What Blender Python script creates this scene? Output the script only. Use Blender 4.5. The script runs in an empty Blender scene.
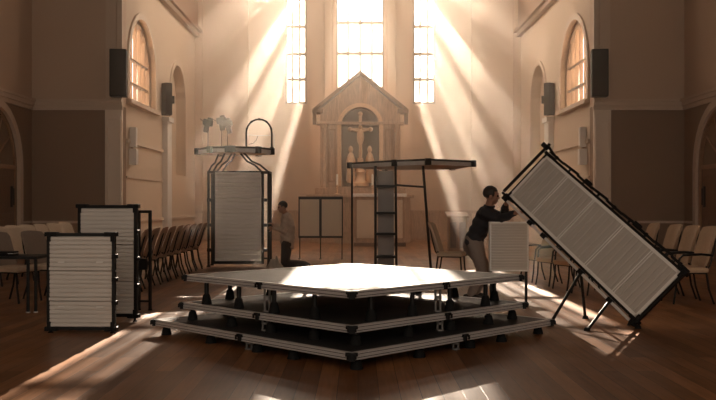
import bpy, bmesh, math, random
from mathutils import Vector, Matrix, Quaternion
random.seed(7)
R = math.radians
PI = math.pi
sc = bpy.context.scene
COL = sc.collection
F = 870.0; CX = 358.0; HY = 205.0; CH = 1.3

def P(px, py, Y):                      # photo measurement at distance Y -> place in the room
    return Vector(((px-CX)*Y/F, Y, CH+(HY-py)*Y/F))

# ------------------------------------------------------------------ materials
def new_mat(name):
    m = bpy.data.materials.new(name); m.use_nodes = True
    nt = m.node_tree; b = nt.nodes['Principled BSDF']
    return m, nt, b

def mat(name, col, rough=.6, metal=0., scale=8., amt=.12, bump=.0, bscale=None, rvar=.08, spec=None, coord='Object'):
    m, nt, b = new_mat(name)
    N = nt.nodes; L = nt.links
    tc = N.new('ShaderNodeTexCoord')
    n = N.new('ShaderNodeTexNoise'); n.inputs['Scale'].default_value = scale; n.inputs['Detail'].default_value = 4
    L.new(tc.outputs[coord], n.inputs['Vector'])
    mx = N.new('ShaderNodeMix'); mx.data_type = 'RGBA'
    mx.inputs['A'].default_value = (*[c*(1-amt) for c in col], 1)
    mx.inputs['B'].default_value = (*[min(1, c*(1+amt)) for c in col], 1)
    L.new(n.outputs['Fac'], mx.inputs['Factor']); L.new(mx.outputs['Result'], b.inputs['Base Color'])
    mr = N.new('ShaderNodeMapRange'); mr.inputs['To Min'].default_value = max(.03, rough-rvar); mr.inputs['To Max'].default_value = min(1, rough+rvar)
    L.new(n.outputs['Fac'], mr.inputs['Value']); L.new(mr.outputs['Result'], b.inputs['Roughness'])
    b.inputs['Metallic'].default_value = metal
    if spec is not None: b.inputs['Specular IOR Level'].default_value = spec
    if bump:
        n2 = N.new('ShaderNodeTexNoise'); n2.inputs['Scale'].default_value = bscale or scale*8; n2.inputs['Detail'].default_value = 3
        L.new(tc.outputs[coord], n2.inputs['Vector'])
        bp = N.new('ShaderNodeBump'); bp.inputs['Strength'].default_value = bump; bp.inputs['Distance'].default_value = .01
        L.new(n2.outputs['Fac'], bp.inputs['Height']); L.new(bp.outputs['Normal'], b.inputs['Normal'])
    return m

def wood_mat(name, col, axis='Z', rough=.45, scale=3.):
    m, nt, b = new_mat(name); N = nt.nodes; L = nt.links
    tc = N.new('ShaderNodeTexCoord'); mp = N.new('ShaderNodeMapping')
    s = {'X': (.12, 1, 1), 'Y': (1, .12, 1), 'Z': (1, 1, .12)}[axis]
    mp.inputs['Scale'].default_value = [v*scale*4 for v in s]
    n = N.new('ShaderNodeTexNoise'); n.inputs['Scale'].default_value = 2.5; n.inputs['Detail'].default_value = 6; n.inputs['Distortion'].default_value = .6
    L.new(tc.outputs['Object'], mp.inputs['Vector']); L.new(mp.outputs['Vector'], n.inputs['Vector'])
    cr = N.new('ShaderNodeValToRGB')
    cr.color_ramp.elements[0].position = .3; cr.color_ramp.elements[0].color = (*[c*.65 for c in col], 1)
    cr.color_ramp.elements[1].position = .7; cr.color_ramp.elements[1].color = (*[c*1.15 for c in col], 1)
    L.new(n.outputs['Fac'], cr.inputs['Fac']); L.new(cr.outputs['Color'], b.inputs['Base Color'])
    b.inputs['Roughness'].default_value = rough
    return m

def floor_mat():
    m, nt, b = new_mat('oak_floor'); N = nt.nodes; L = nt.links
    tc = N.new('ShaderNodeTexCoord'); mp = N.new('ShaderNodeMapping')
    mp.inputs['Rotation'].default_value = (0, 0, PI/2)
    L.new(tc.outputs['Object'], mp.inputs['Vector'])
    br = N.new('ShaderNodeTexBrick')
    br.offset = .37; br.inputs['Scale'].default_value = 1.0
    br.inputs['Brick Width'].default_value = 1.7; br.inputs['Row Height'].default_value = .145
    br.inputs['Mortar Size'].default_value = .0028; br.inputs['Mortar Smooth'].default_value = .3
    br.inputs['Color1'].default_value = (.31, .145, .062, 1); br.inputs['Color2'].default_value = (.155, .068, .028, 1)
    br.inputs['Mortar'].default_value = (.035, .018, .01, 1)
    L.new(mp.outputs['Vector'], br.inputs['Vector'])
    mp2 = N.new('ShaderNodeMapping'); mp2.inputs['Scale'].default_value = (14, .9, 1)
    L.new(tc.outputs['Object'], mp2.inputs['Vector'])
    n = N.new('ShaderNodeTexNoise'); n.inputs['Scale'].default_value = 2.; n.inputs['Detail'].default_value = 7; n.inputs['Distortion'].default_value = .4
    L.new(mp2.outputs['Vector'], n.inputs['Vector'])
    mx = N.new('ShaderNodeMix'); mx.data_type = 'RGBA'; mx.blend_type = 'MULTIPLY'; mx.inputs['Factor'].default_value = .6
    cr = N.new('ShaderNodeValToRGB'); cr.color_ramp.elements[0].position = .3; cr.color_ramp.elements[0].color = (.5, .47, .43, 1)
    cr.color_ramp.elements[1].position = .72; cr.color_ramp.elements[1].color = (1.25, 1.2, 1.15, 1)
    L.new(n.outputs['Fac'], cr.inputs['Fac']); L.new(br.outputs['Color'], mx.inputs['A']); L.new(cr.outputs['Color'], mx.inputs['B'])
    L.new(mx.outputs['Result'], b.inputs['Base Color'])
    n3 = N.new('ShaderNodeTexNoise'); n3.inputs['Scale'].default_value = 1.3; n3.inputs['Detail'].default_value = 5
    L.new(tc.outputs['Object'], n3.inputs['Vector'])
    mr = N.new('ShaderNodeMapRange'); mr.inputs['To Min'].default_value = .24; mr.inputs['To Max'].default_value = .46
    L.new(n3.outputs['Fac'], mr.inputs['Value']); L.new(mr.outputs['Result'], b.inputs['Roughness'])
    b.inputs['Specular IOR Level'].default_value = .15
    bp = N.new('ShaderNodeBump'); bp.inputs['Strength'].default_value = .25; bp.inputs['Distance'].default_value = .004; bp.invert = True
    L.new(br.outputs['Fac'], bp.inputs['Height']); L.new(bp.outputs['Normal'], b.inputs['Normal'])
    return m

def glass_mat(name, tint=(1, 1, 1), gloss=.06):
    m = bpy.data.materials.new(name); m.use_nodes = True; nt = m.node_tree; N = nt.nodes; L = nt.links
    N.remove(N['Principled BSDF']); out = N['Material Output']
    t = N.new('ShaderNodeBsdfTransparent'); t.inputs[0].default_value = (*tint, 1)
    g = N.new('ShaderNodeBsdfGlossy'); g.inputs['Roughness'].default_value = .08
    mx = N.new('ShaderNodeMixShader'); mx.inputs[0].default_value = gloss
    L.new(t.outputs[0], mx.inputs[1]); L.new(g.outputs[0], mx.inputs[2]); L.new(mx.outputs[0], out.inputs['Surface'])
    return m

def frosted_mat(name, clear):
    m = glass_mat(name); nt = m.node_tree; N = nt.nodes; L = nt.links
    out = N['Material Output']; mx0 = out.inputs['Surface'].links[0].from_node
    tl = N.new('ShaderNodeBsdfTranslucent'); tl.inputs[0].default_value = (.9, .88, .84, 1)
    n = N.new('ShaderNodeTexNoise'); n.inputs['Scale'].default_value = 1.5; tc = N.new('ShaderNodeTexCoord'); L.new(tc.outputs['Object'], n.inputs['Vector'])
    mr = N.new('ShaderNodeMapRange'); mr.inputs['To Min'].default_value = clear-.1; mr.inputs['To Max'].default_value = clear+.1; L.new(n.outputs['Fac'], mr.inputs['Value'])
    mx = N.new('ShaderNodeMixShader'); L.new(mr.outputs['Result'], mx.inputs[0]); L.new(tl.outputs[0], mx.inputs[1]); L.new(mx0.outputs[0], mx.inputs[2]); L.new(mx.outputs[0], out.inputs['Surface'])
    return m

def banded_mat(name, rects, hi, lo, tcol=(.9, .88, .84)):
    '''window glass with invented clear patches that shape the sun shafts: rects (x0, x1, z0, z1) in the pane's own metres are clear'''
    m = frosted_mat(name, .2); nt = m.node_tree; N = nt.nodes; L = nt.links
    mx = [n for n in N if n.type == 'MIX_SHADER' and n.outputs[0].links[0].to_node.type == 'OUTPUT_MATERIAL'][0]
    tc = N.new('ShaderNodeTexCoord'); sp = N.new('ShaderNodeSeparateXYZ'); L.new(tc.outputs['Object'], sp.inputs[0])
    def cmp(sock, op, v):
        n = N.new('ShaderNodeMath'); n.operation = op; L.new(sp.outputs[sock], n.inputs[0]); n.inputs[1].default_value = v; return n.outputs[0]
    def op(o_, a, b):
        n = N.new('ShaderNodeMath'); n.operation = o_; L.new(a, n.inputs[0]); L.new(b, n.inputs[1]); return n.outputs[0]
    tot = None
    for x0, x1, z0, z1 in rects:
        r = op('MULTIPLY', op('MULTIPLY', cmp('X', 'GREATER_THAN', x0), cmp('X', 'LESS_THAN', x1)), op('MULTIPLY', cmp('Z', 'GREATER_THAN', z0), cmp('Z', 'LESS_THAN', z1)))
        tot = r if tot is None else op('MAXIMUM', tot, r)
    mr = N.new('ShaderNodeMapRange'); mr.inputs['To Min'].default_value = lo; mr.inputs['To Max'].default_value = hi
    L.new(tot, mr.inputs['Value']); L.new(mr.outputs['Result'], mx.inputs[0])
    return m

M = {
 'floor': floor_mat(),
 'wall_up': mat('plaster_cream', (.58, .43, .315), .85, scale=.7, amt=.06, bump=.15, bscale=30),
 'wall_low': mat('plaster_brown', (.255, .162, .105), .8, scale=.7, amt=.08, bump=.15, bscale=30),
 'chancel': mat('plaster_chancel', (.62, .49, .37), .85, scale=.6, amt=.06, bump=.12, bscale=25),
 'chancel_back': mat('plaster_tan', (.55, .41, .30), .85, scale=.6, amt=.06, bump=.12, bscale=25),
 'trim': mat('painted_trim', (.62, .49, .38), .55, scale=2, amt=.05),
 'trim_lit': mat('lit_trim', (.80, .68, .56), .55, scale=2, amt=.05),  # trim raised in tone: light on the crossing pilasters put into the colour
 'trim_dark': mat('brown_trim', (.30, .19, .125), .55, scale=2, amt=.08),
 'ceiling': wood_mat('ceiling_boards', (.16, .09, .055), 'Y', .7, 1.),
 'mullion': mat('window_lead', (.30, .22, .16), .6, scale=5, amt=.1),
 'glass': glass_mat('window_glass'),
 'frosted': frosted_mat('obscured_glass', .20),
 'black': mat('black_metal', (.007, .0065, .006), .45, 0, scale=20, amt=.25, rvar=.1, spec=.25),
 'black_pl': mat('black_plastic', (.008, .0075, .0075), .6, 0, scale=30, amt=.2, spec=.2),
 'rubber': mat('black_rubber', (.007, .007, .007), .8, 0, scale=30, amt=.2, spec=.2),
 'alu': mat('brushed_aluminium', (.62, .61, .60), .38, .35, scale=14, amt=.1),
 'alu_dull': mat('dull_steel', (.20, .19, .18), .5, .4, scale=14, amt=.1),
 'alu_pale': mat('pale_aluminium', (.72, .70, .66), .45, .5, scale=14, amt=.06),
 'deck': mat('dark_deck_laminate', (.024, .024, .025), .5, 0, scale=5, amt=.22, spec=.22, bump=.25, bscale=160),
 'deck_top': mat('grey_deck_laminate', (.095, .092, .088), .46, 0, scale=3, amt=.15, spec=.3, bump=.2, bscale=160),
 'sheet': mat('ribbed_panel_white', (.62, .585, .54), .5, 0, scale=6, amt=.05, bump=.05, bscale=60),
 'sheet_pale': mat('ribbed_panel_pale', (.86, .82, .76), .5, 0, scale=6, amt=.04),
 'sheet_mid': mat('ribbed_panel_grey', (.50, .455, .405), .5, 0, scale=6, amt=.05),
 'sheet_grey': mat('grey_panel', (.33, .31, .29), .55, 0, scale=6, amt=.06),
 'sheet_edge': mat('panel_edge_white', (.80, .77, .72), .45, 0, scale=6, amt=.04),
 'fab_tan': mat('tan_fabric', (.50, .35, .23), .9, 0, scale=40, amt=.15, bump=.3, bscale=300),
 'fab_cream': mat('cream_fabric', (.58, .46, .34), .9, 0, scale=40, amt=.12, bump=.3, bscale=300),
 'fab_grey': mat('taupe_fabric', (.26, .20, .155), .9, 0, scale=40, amt=.15, bump=.3, bscale=300),
 'fab_brown': mat('brown_fabric', (.36, .22, .14), .9, 0, scale=40, amt=.15, bump=.3, bscale=300),
 'wood_red': wood_mat('altar_wood', (.44, .28, .18), 'Z', .5),
 'wood_dark': wood_mat('dark_wood', (.17, .09, .05), 'Z', .45),
 'wood_mid': wood_mat('oak_wood', (.34, .19, .10), 'Z', .45),
 'gold': mat('old_gilding', (.62, .40, .24), .45, .35, scale=30, amt=.2),
 'niche': mat('niche_plaster', (.22, .17, .13), .8, scale=4, amt=.1),
 'paper': mat('cream_board', (.66, .54, .42), .8, scale=10, amt=.05),
 'candle': mat('white_wax', (.85, .80, .72), .5, scale=20, amt=.03),
 'skin': mat('skin', (.36, .19, .125), .55, scale=25, amt=.08, bump=.05, bscale=200),
 'hair': mat('dark_hair', (.035, .026, .020), .6, scale=80, amt=.4, bump=.5, bscale=200),
 'shirt_pale': mat('pale_shirt_cloth', (.50, .40, .32), .9, scale=30, amt=.1, bump=.3, bscale=90),
 'shirt_dark': mat('charcoal_shirt_cloth', (.032, .032, .037), .9, scale=30, amt=.2, bump=.3, bscale=90),
 'trouser_dark': mat('dark_trouser_cloth', (.040, .033, .030), .9, scale=30, amt=.2, bump=.3, bscale=90),
 'trouser_grey': mat('grey_trouser_cloth', (.27, .22, .19), .9, scale=30, amt=.12, bump=.3, bscale=90),
 'shoe': mat('black_leather', (.02, .015, .012), .4, scale=30, amt=.2),
 'eye': mat('dark_eye', (.01, .008, .006), .2, scale=30, amt=.1),
 'cloth_white': mat('crumpled_cloth', (.66, .60, .52), .9, scale=20, amt=.06, bump=.3, bscale=60),
 'grille': mat('speaker_grille', (.022, .020, .019), .7, .2, scale=120, amt=.5, bump=.6, bscale=400),
 'lens': mat('lamp_lens', (.10, .09, .08), .15, 0, scale=30, amt=.1),
 'lamp_tan': mat('lamp_housing', (.13, .09, .06), .5, .2, scale=30, amt=.1),
}

# ------------------------------------------------------------------ geometry helpers
class MB:
    def __init__(s): s.bm = bmesh.new()
    def box(s, c, size, rot=None, bev=0.):
        r = bmesh.ops.create_cube(s.bm, size=1.0); vs = r['verts']
        mt = Matrix.Translation(Vector(c)) @ (rot.to_4x4() if rot is not None else Matrix.Identity(4)) @ Matrix.Diagonal((*size, 1))
        bmesh.ops.transform(s.bm, matrix=mt, verts=vs)
        if bev > 0:
            es = list({e for v in vs for e in v.link_edges})
            bmesh.ops.bevel(s.bm, geom=es, offset=bev, segments=2, affect='EDGES', profile=.6)
        return s
    def bb(s, a, b, bev=0.):
        a = Vector(a); b = Vector(b)
        return s.box((a+b)/2, [abs(v) for v in (b-a)], None, bev)
    def bar(s, p0, p1, w, h=None, up=(0, 0, 1), bev=0.):
        p0 = Vector(p0); p1 = Vector(p1); d = p1-p0; z = d.normalized(); u = Vector(up)
        if abs(z.dot(u)) > .98: u = Vector((0, 1, 0))
        x = u.cross(z).normalized(); y = z.cross(x)
        rot = Matrix((x, y, z)).transposed()
        return s.box((p0+p1)/2, (w, h or w, d.length), rot, bev)
    def tube(s, p0, p1, r, r2=None, seg=12):
        p0 = Vector(p0); p1 = Vector(p1); d = p1-p0
        q = Vector((0, 0, 1)).rotation_difference(d.normalized())
        mt = Matrix.Translation((p0+p1)/2) @ q.to_matrix().to_4x4()
        bmesh.ops.create_cone(s.bm, cap_ends=True, segments=seg, radius1=r, radius2=r if r2 is None else r2, depth=d.length, matrix=mt)
        return s
    def path(s, pts, r, seg=8, closed=False):
        pts = [Vector(p) for p in pts]; n = len(pts); rings = []
        prev = None
        for i, p in enumerate(pts):
            if closed: t = pts[(i+1) % n]-pts[i-1]
            else: t = pts[min(i+1, n-1)]-pts[max(i-1, 0)]
            t.normalize()
            if prev is None:
                u = Vector((0, 0, 1)) if abs(t.z) < .9 else Vector((0, 1, 0))
                x = u.cross(t).normalized()
            else:
                x = (prev-t*prev.dot(t)).normalized()
            prev = x; y = t.cross(x)
            rings.append([s.bm.verts.new(p+(x*math.cos(a)+y*math.sin(a))*r) for a in [2*PI*k/seg for k in range(seg)]])
        for i in range(n-1+(1 if closed else 0)):
            a = rings[i]; b = rings[(i+1) % n]
            for k in range(seg): s.bm.faces.new((a[k], a[(k+1) % seg], b[(k+1) % seg], b[k]))
        if not closed:
            s.bm.faces.new(rings[0][::-1]); s.bm.faces.new(rings[-1])
        return s
    def lathe(s, prof, c=(0, 0, 0), seg=20):
        c = Vector(c); rings = []
        for r, z in prof:
            rings.append([s.bm.verts.new(c+Vector((r*math.cos(2*PI*k/seg), r*math.sin(2*PI*k/seg), z))) for k in range(seg)])
        for a, b in zip(rings, rings[1:]):
            for k in range(seg): s.bm.faces.new((a[k], a[(k+1) % seg], b[(k+1) % seg], b[k]))
        s.bm.faces.new(rings[0][::-1]); s.bm.faces.new(rings[-1])
        return s
    def prism(s, poly, d0, d1, plane='XY'):
        def f(a, b, d): return {'XY': (a, b, d), 'XZ': (a, d, b), 'YZ': (d, a, b)}[plane]
        A = [s.bm.verts.new(f(a, b, d0)) for a, b in poly]; B = [s.bm.verts.new(f(a, b, d1)) for a, b in poly]
        s.bm.faces.new(A[::-1]); s.bm.faces.new(B)
        n = len(poly)
        for i in range(n): s.bm.faces.new((A[i], A[(i+1) % n], B[(i+1) % n], B[i]))
        return s
    def strip(s, outer, inner, d0, d1, plane='XZ'):     # a band between two open outlines, given a depth
        def f(p, d): a, b = p; return {'XY': (a, b, d), 'XZ': (a, d, b), 'YZ': (d, a, b)}[plane]
        V = [[s.bm.verts.new(f(p, d)) for p in pl] for pl, d in ((outer, d0), (inner, d0), (inner, d1), (outer, d1))]
        n = len(outer)
        for i in range(n-1):
            for j in range(4):
                a = V[j]; b = V[(j+1) % 4]
                s.bm.faces.new((a[i], a[i+1], b[i+1], b[i]))
        for i in (0, n-1): s.bm.faces.new([V[j][i] for j in range(4)])
        return s
    def sphere(s, c, r, scale=(1, 1, 1), rot=None, u=16, v=10):
        mt = Matrix.Translation(Vector(c)) @ (rot.to_4x4() if rot is not None else Matrix.Identity(4)) @ Matrix.Diagonal((scale[0]*r, scale[1]*r, scale[2]*r, 1))
        bmesh.ops.create_uvsphere(s.bm, u_segments=u, v_segments=v, radius=1, matrix=mt)
        return s
    def xf(s, mt):
        bmesh.ops.transform(s.bm, matrix=mt, verts=s.bm.verts); return s
    def build(s, name, m, parent=None, smooth=False, angle=40):
        bmesh.ops.recalc_face_normals(s.bm, faces=s.bm.faces)
        me = bpy.data.meshes.new(name); s.bm.to_mesh(me); s.bm.free()
        me.materials.append(M[m] if isinstance(m, str) else m)
        if smooth:
            for p in me.polygons: p.use_smooth = True
            try: me.set_sharp_from_angle(angle=R(angle))
            except Exception: pass
        o = bpy.data.objects.new(name, me); COL.objects.link(o)
        if parent is not None: o.parent = parent
        return o

def tag(o, label=None, cat=None, group=None, kind=None):
    if label: o['label'] = label
    if cat: o['category'] = cat
    if group: o['group'] = group
    if kind: o['kind'] = kind
    return o
def thing(name, label, cat, loc=(0, 0, 0), rz=0, group=None):
    o = bpy.data.objects.new(name, None); COL.objects.link(o); o.location = loc; o.rotation_euler = (0, 0, rz)
    o.empty_display_size = .1
    return tag(o, label, cat, group)
def struct(o, label=None): o['kind'] = 'structure'; 
def ST(mb, name, m, parent=None, smooth=False):
    o = mb.build(name, m, parent, smooth)
    if parent is None: o['kind'] = 'structure'
    return o
def dup(root, loc, rz, label=None, group=None, scale=None):
    r = root.copy(); COL.objects.link(r); r.location = loc; r.rotation_euler = (0, 0, rz)
    if label: r['label'] = label
    if group: r['group'] = group
    if scale: r.scale = (scale,)*3
    for ch in list(root.children):
        c = ch.copy(); COL.objects.link(c); c.parent = r
        for g in list(ch.children):
            d = g.copy(); COL.objects.link(d); d.parent = c
    return r
def cut(o, cutters):
    for c in cutters:
        md = o.modifiers.new('b', 'BOOLEAN'); md.operation = 'DIFFERENCE'; md.object = c; md.solver = 'EXACT'
    bpy.context.view_layer.update()
    dg = bpy.context.evaluated_depsgraph_get()
    me = bpy.data.meshes.new_from_object(o.evaluated_get(dg)); o.modifiers.clear(); o.data = me
    for c in cutters: bpy.data.objects.remove(c)
def arch_poly(c, hw, z0, zs, n=18, rise=None):          # round-headed opening: centre, half width, sill, springing
    rise = rise or hw
    return [(c-hw, z0), (c+hw, z0)]+[(c+hw*math.cos(PI*k/n), zs+rise*math.sin(PI*k/n)) for k in range(n+1)]
def arch_line(c, hw, z0, zs, n=18, rise=None):
    rise = rise or hw
    return [(c+hw, z0)]+[(c+hw*math.cos(PI*k/n), zs+rise*math.sin(PI*k/n)) for k in range(n+1)]+[(c-hw, z0)]

# ------------------------------------------------------------------ setting
XT = 8.25; XN = 5.97; YT = 22.0; YB = 32.0; YR = -3.0; ZC = 9.0
ST(MB().bb((-XT-.4, YR, -.2), (XT+.4, YB+.5, 0)), 'floor', 'floor')

def side_wall(sx, side):
    X0 = sx*XT; X1 = sx*(XT+.4)
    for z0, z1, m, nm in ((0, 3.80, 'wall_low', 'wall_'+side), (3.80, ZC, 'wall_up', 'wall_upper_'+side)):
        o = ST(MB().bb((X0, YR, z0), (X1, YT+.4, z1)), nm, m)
        if z0 == 0:
            c = MB().prism(arch_poly(19.75, 1.38, -.1, 2.2), sx*(XT-.5), sx*(XT+.25), 'YZ').build('c', 'wall_low')
            cut(o, [c])
    # transverse wall that closes the hall at each side of the chancel opening
    a = sx*XN; b = sx*(XT+.4)
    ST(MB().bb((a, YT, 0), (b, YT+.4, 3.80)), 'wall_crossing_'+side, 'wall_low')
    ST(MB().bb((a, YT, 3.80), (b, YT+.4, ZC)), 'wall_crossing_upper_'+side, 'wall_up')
    # cornice band
    t = MB()
    for z0, z1, d in ((3.70, 3.80, .05), (3.80, 3.90, .11), (3.90, 3.96, .16)):
        t.bb((sx*(XT-d), YR, z0), (sx*(XT+.02), YT, z1)); t.bb((sx*(XN-.03), YT-d, z0), (sx*(XT), YT+.02, z1))
    ST(t, 'trim_cornice_'+side, 'trim')
    t = MB()
    t.bb((sx*(XT-.04), 21.25, .84), (sx*(XT+.01), YT, .90)); t.bb((sx*(XT-.04), YR, .84), (sx*(XT+.01), 18.2, .90))
    t.bb((sx*(XN+.5), YT-.04, .84), (sx*XT, YT+.01, .90))
    ST(t, 'trim_rail_'+side, 'trim')
    t = MB()
    t.bb((sx*(XT-.03), 21.25, 0), (sx*(XT+.01), YT, .16)); t.bb((sx*(XT-.03), YR, 0), (sx*(XT+.01), 18.2, .16))
    t.bb((sx*(XN+.5), YT-.03, 0), (sx*XT, YT+.01, .16))
    ST(t, 'baseboard_'+side, 'trim_dark')
    # panelled pilaster at the end of the crossing wall
    t = MB(); xa = sx*(XN-.02); xb = sx*(XN+.40)
    t.bb((xa, YT-.10, 0), (xb, YT+.01, 3.70))
    for u0, u1, z0, z1 in ((.00, .06, .2, 3.55), (.32, .38, .2, 3.55), (.06, .32, 3.45, 3.55), (.06, .32, .2, .32)):
        t.bb((sx*(XN+u0), YT-.14, z0), (sx*(XN+u1), YT-.09, z1))
    ST(t, 'trim_pilaster_'+side, 'trim_lit')
    t = MB(); t.bb((sx*(XN-.02), YT-.06, 3.96), (sx*(XN+.10), YT+.02, ZC)); t.bb((sx*(XN+.14), YT-.03, 3.96), (sx*(XN+.40), YT+.02, ZC))
    ST(t, 'trim_pilaster_upper_'+side, 'trim')
    # arched door
    d = thing('door_1' if sx < 0 else 'door_2', None, None, (sx*(XT+.1), 19.75, 0)); d['kind'] = 'structure'
    del d['kind']; d['kind'] = 'structure'
    leafs = MB()
    for k in (-1, 1):
        y0, y1 = (.01, 1.36) if k > 0 else (-1.36, -.01)
        leafs.bb((-.03, y0, 0), (.03, y1, 2.16))
        for z0, z1 in ((.2, .95), (1.1, 2.0)):
            leafs.bb((-.045, y0+.15, z0), (.045, y1-.15, z1), .015)
    leafs.build('door_leaf', 'wood_dark', d)
    fr = MB().strip(arch_line(0, 1.38, 0, 2.2), arch_line(0, 1.30, 0, 2.2), -.09, .05, 'YZ')
    fr.bb((-.05, -1.3, 2.16), (.05, 1.3, 2.26)); fr.bb((-.05, -.04, 2.2), (.05, .04, 3.5))
    for a in (35, 62, 118, 145): fr.bar((0, 0, 2.2), (0, 1.32*math.cos(R(a)), 2.2+1.32*math.sin(R(a))), .05)
    fr.build('door_frame', 'wood_mid', d)
    MB().prism(arch_poly(0, 1.32, 2.2, 2.21), .0, .01, 'YZ').build('pane', mat('fanlight_glass', (.22, .15, .10), .2, scale=5, amt=.1), d)
    hb = MB().bb((-sx*.05, 1.02, 1.25), (-sx*.09, 1.10, 1.75), .008); hb.tube((-sx*.12, 1.06, 1.30), (-sx*.12, 1.06, 1.70), .015)
    hb.build('door_handle', 'black', d)
    ar = MB().strip(arch_line(19.75, 1.55, 0, 2.2), arch_line(19.75, 1.37, 0, 2.2), sx*(XT-.06), sx*(XT+.03), 'YZ')
    ST(ar, 'trim_door_'+side, 'trim')
for sx, side in ((-1, 'left'), (1, 'right')): side_wall(sx, side)
ST(MB().bb((-XT-.4, YR, ZC), (XT+.4, YT+.4, ZC+.2)), 'ceiling', 'ceiling')
ST(MB().bb((-XT-.4, YT, ZC+.2), (XT+.4, YT+.4, 15.5)), 'wall_gable', 'wall_up')

# chancel side walls with an arched window and a blind arch each
ZW = 9.6
wn = [0]
def window_unit(name, hw, h, mull, trans, plane, loc, arch=None, mw=.035, fd=.10, glass='glass'):
    """frame + bars + one pane; built around its own base centre"""
    w = thing(name, None, None, loc); w['kind'] = 'structure'
    fr = MB()
    def bx(a0, a1, z0, z1, d):
        if plane == 'XZ': fr.bb((a0, -d, z0), (a1, d, z1))
        else: fr.bb((-d, a0, z0), (d, a1, z1))
    if arch:
        fr.strip(arch_line(0, hw, 0, h, rise=arch), arch_line(0, hw-.09, .0, h, rise=arch-.09), -fd, fd, plane)
        bx(-hw, hw, 0, .09, fd)
    else:
        bx(-hw, -hw+.07, 0, h, fd); bx(hw-.07, hw, 0, h, fd); bx(-hw, hw, 0, .08, fd); bx(-hw, hw, h-.08, h, fd)
    fr.build('window_frame', 'mullion', w)
    bars = MB()
    def bx2(a0, a1, z0, z1, d):
        if plane == 'XZ': bars.bb((a0, -d, z0), (a1, d, z1))
        else: bars.bb((-d, a0, z0), (d, a1, z1))
    for a in mull:
        top = h+(arch*math.sqrt(max(0, 1-(a/hw)**2))-.03 if arch else 0)
        bx2(a-mw, a+mw, .02, top, .05)
    for z, tw in trans:
        ww = hw if not arch or z < h else hw*math.sqrt(max(0, 1-((z-h)/arch)**2))
        bx2(-ww+.02, ww-.02, z-tw, z+tw, .045)
    bars.build('glazing_bar', 'mullion', w)
    pl = arch_poly(0, hw-.03, .02, h, rise=arch-.03) if arch else [(-hw+.02, .02), (hw-.02, .02), (hw-.02, h-.02), (-hw+.02, h-.02)]
    MB().prism(pl, -.004, .004, plane).build('pane', glass, w)
    return w

for sx, side in ((-1, 'left'), (1, 'right')):
    o = ST(MB().bb((sx*XN, YT+.4, 0), (sx*(XN+.5), YB, ZW)), 'wall_chancel_'+side, 'chancel')
    c1 = MB().prism(arch_poly(24.05, 1.45, 4.05, 4.95, rise=1.45), sx*(XN-.3), sx*(XN+.8), 'YZ').build('c', 'chancel')
    c2 = MB().prism(arch_poly(28.75, 1.15, 2.3, 4.75, rise=1.15), sx*(XN-.3), sx*(XN+.28), 'YZ').build('c', 'chancel')
    cut(o, [c1, c2])
    window_unit('window_4' if sx < 0 else 'window_5', 1.45, .90, (-.95, -.48, 0, .48, .95), ((.55, .03), (1.2, .03)), 'YZ', (sx*(XN+.20), 24.05, 4.05), arch=1.45, mw=.028, fd=.08)
    a = MB().strip(arch_line(24.05, 1.62, 4.0, 4.95), arch_line(24.05, 1.45, 4.0, 4.95), sx*(XN-.05), sx*(XN+.02), 'YZ')
    a.bb((sx*(XN-.14), 22.42, 3.93), (sx*(XN+.16), 25.75, 4.05), .01)
    ST(a, 'trim_window_'+side, 'trim')
    a = MB().strip(arch_line(28.75, 1.30, 2.3, 4.75), arch_line(28.75, 1.15, 2.3, 4.75), sx*(XN-.05), sx*(XN+.02), 'YZ')
    ST(a, 'trim_niche_'+side, 'trim')
    a = MB().bb((sx*(XN-.16), 26.55, 0), (sx*(XN+.01), 27.15, 3.95)); a.bb((sx*(XN-.22), 26.50, 3.85), (sx*(XN+.01), 27.2, 4.0), .01); a.bb((sx*(XN-.22), 26.50, 0), (sx*(XN+.01), 27.2, .25), .01)
    ST(a, 'trim_wall_pilaster_'+side, 'sheet_edge')  # white finish paints in the light falling on this pilaster
    a = MB()
    for z0, z1, d in ((2.90, 3.0, .05), (2.0, 2.05, .03)): a.bb((sx*(XN-d), YT+.4, z0), (sx*(XN+.01), 26.5, z1))
    a.bb((sx*(XN-.05), YT+.4, .84), (sx*(XN+.01), YB, .92))
    ST(a, 'trim_string_'+side, 'trim')
    a = MB(); a.bb((sx*(XN-.16), YT+.4, 7.45), (sx*(XN+.01), YB, 7.62), .01); a.bb((sx*(XN-.26), YT+.4, 7.60), (sx*(XN+.01), YB, 7.72), .01); a.bb((sx*(XN-.10), YT+.4, 7.72), (sx*(XN+.01), YB, ZW))
    ST(a, 'trim_eaves_'+side, 'trim_dark')
    # pitched timber ceiling
    p = MB().prism([(sx*(XN-.02), ZW), (sx*(XN+.5), ZW), (sx*(XN+.5), ZW+.3), (0, 15.0), (0, 14.6)], YT+.4, YB+.4, 'XZ')
    ST(p, 'ceiling_chancel_'+side, 'ceiling')
    for k, yy in enumerate((23.2, 26.1, 29.0, 31.7)):
        r = MB(); A = Vector((sx*(XN-.05), yy, ZW+.05)); B = Vector((sx*.05, yy, 14.5)); r.bar(A, B, .22, .34, up=(0, 1, 0))
        ST(r, 'trim_rafter_%s_%d' % (side, k), 'wood_dark')

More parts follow.
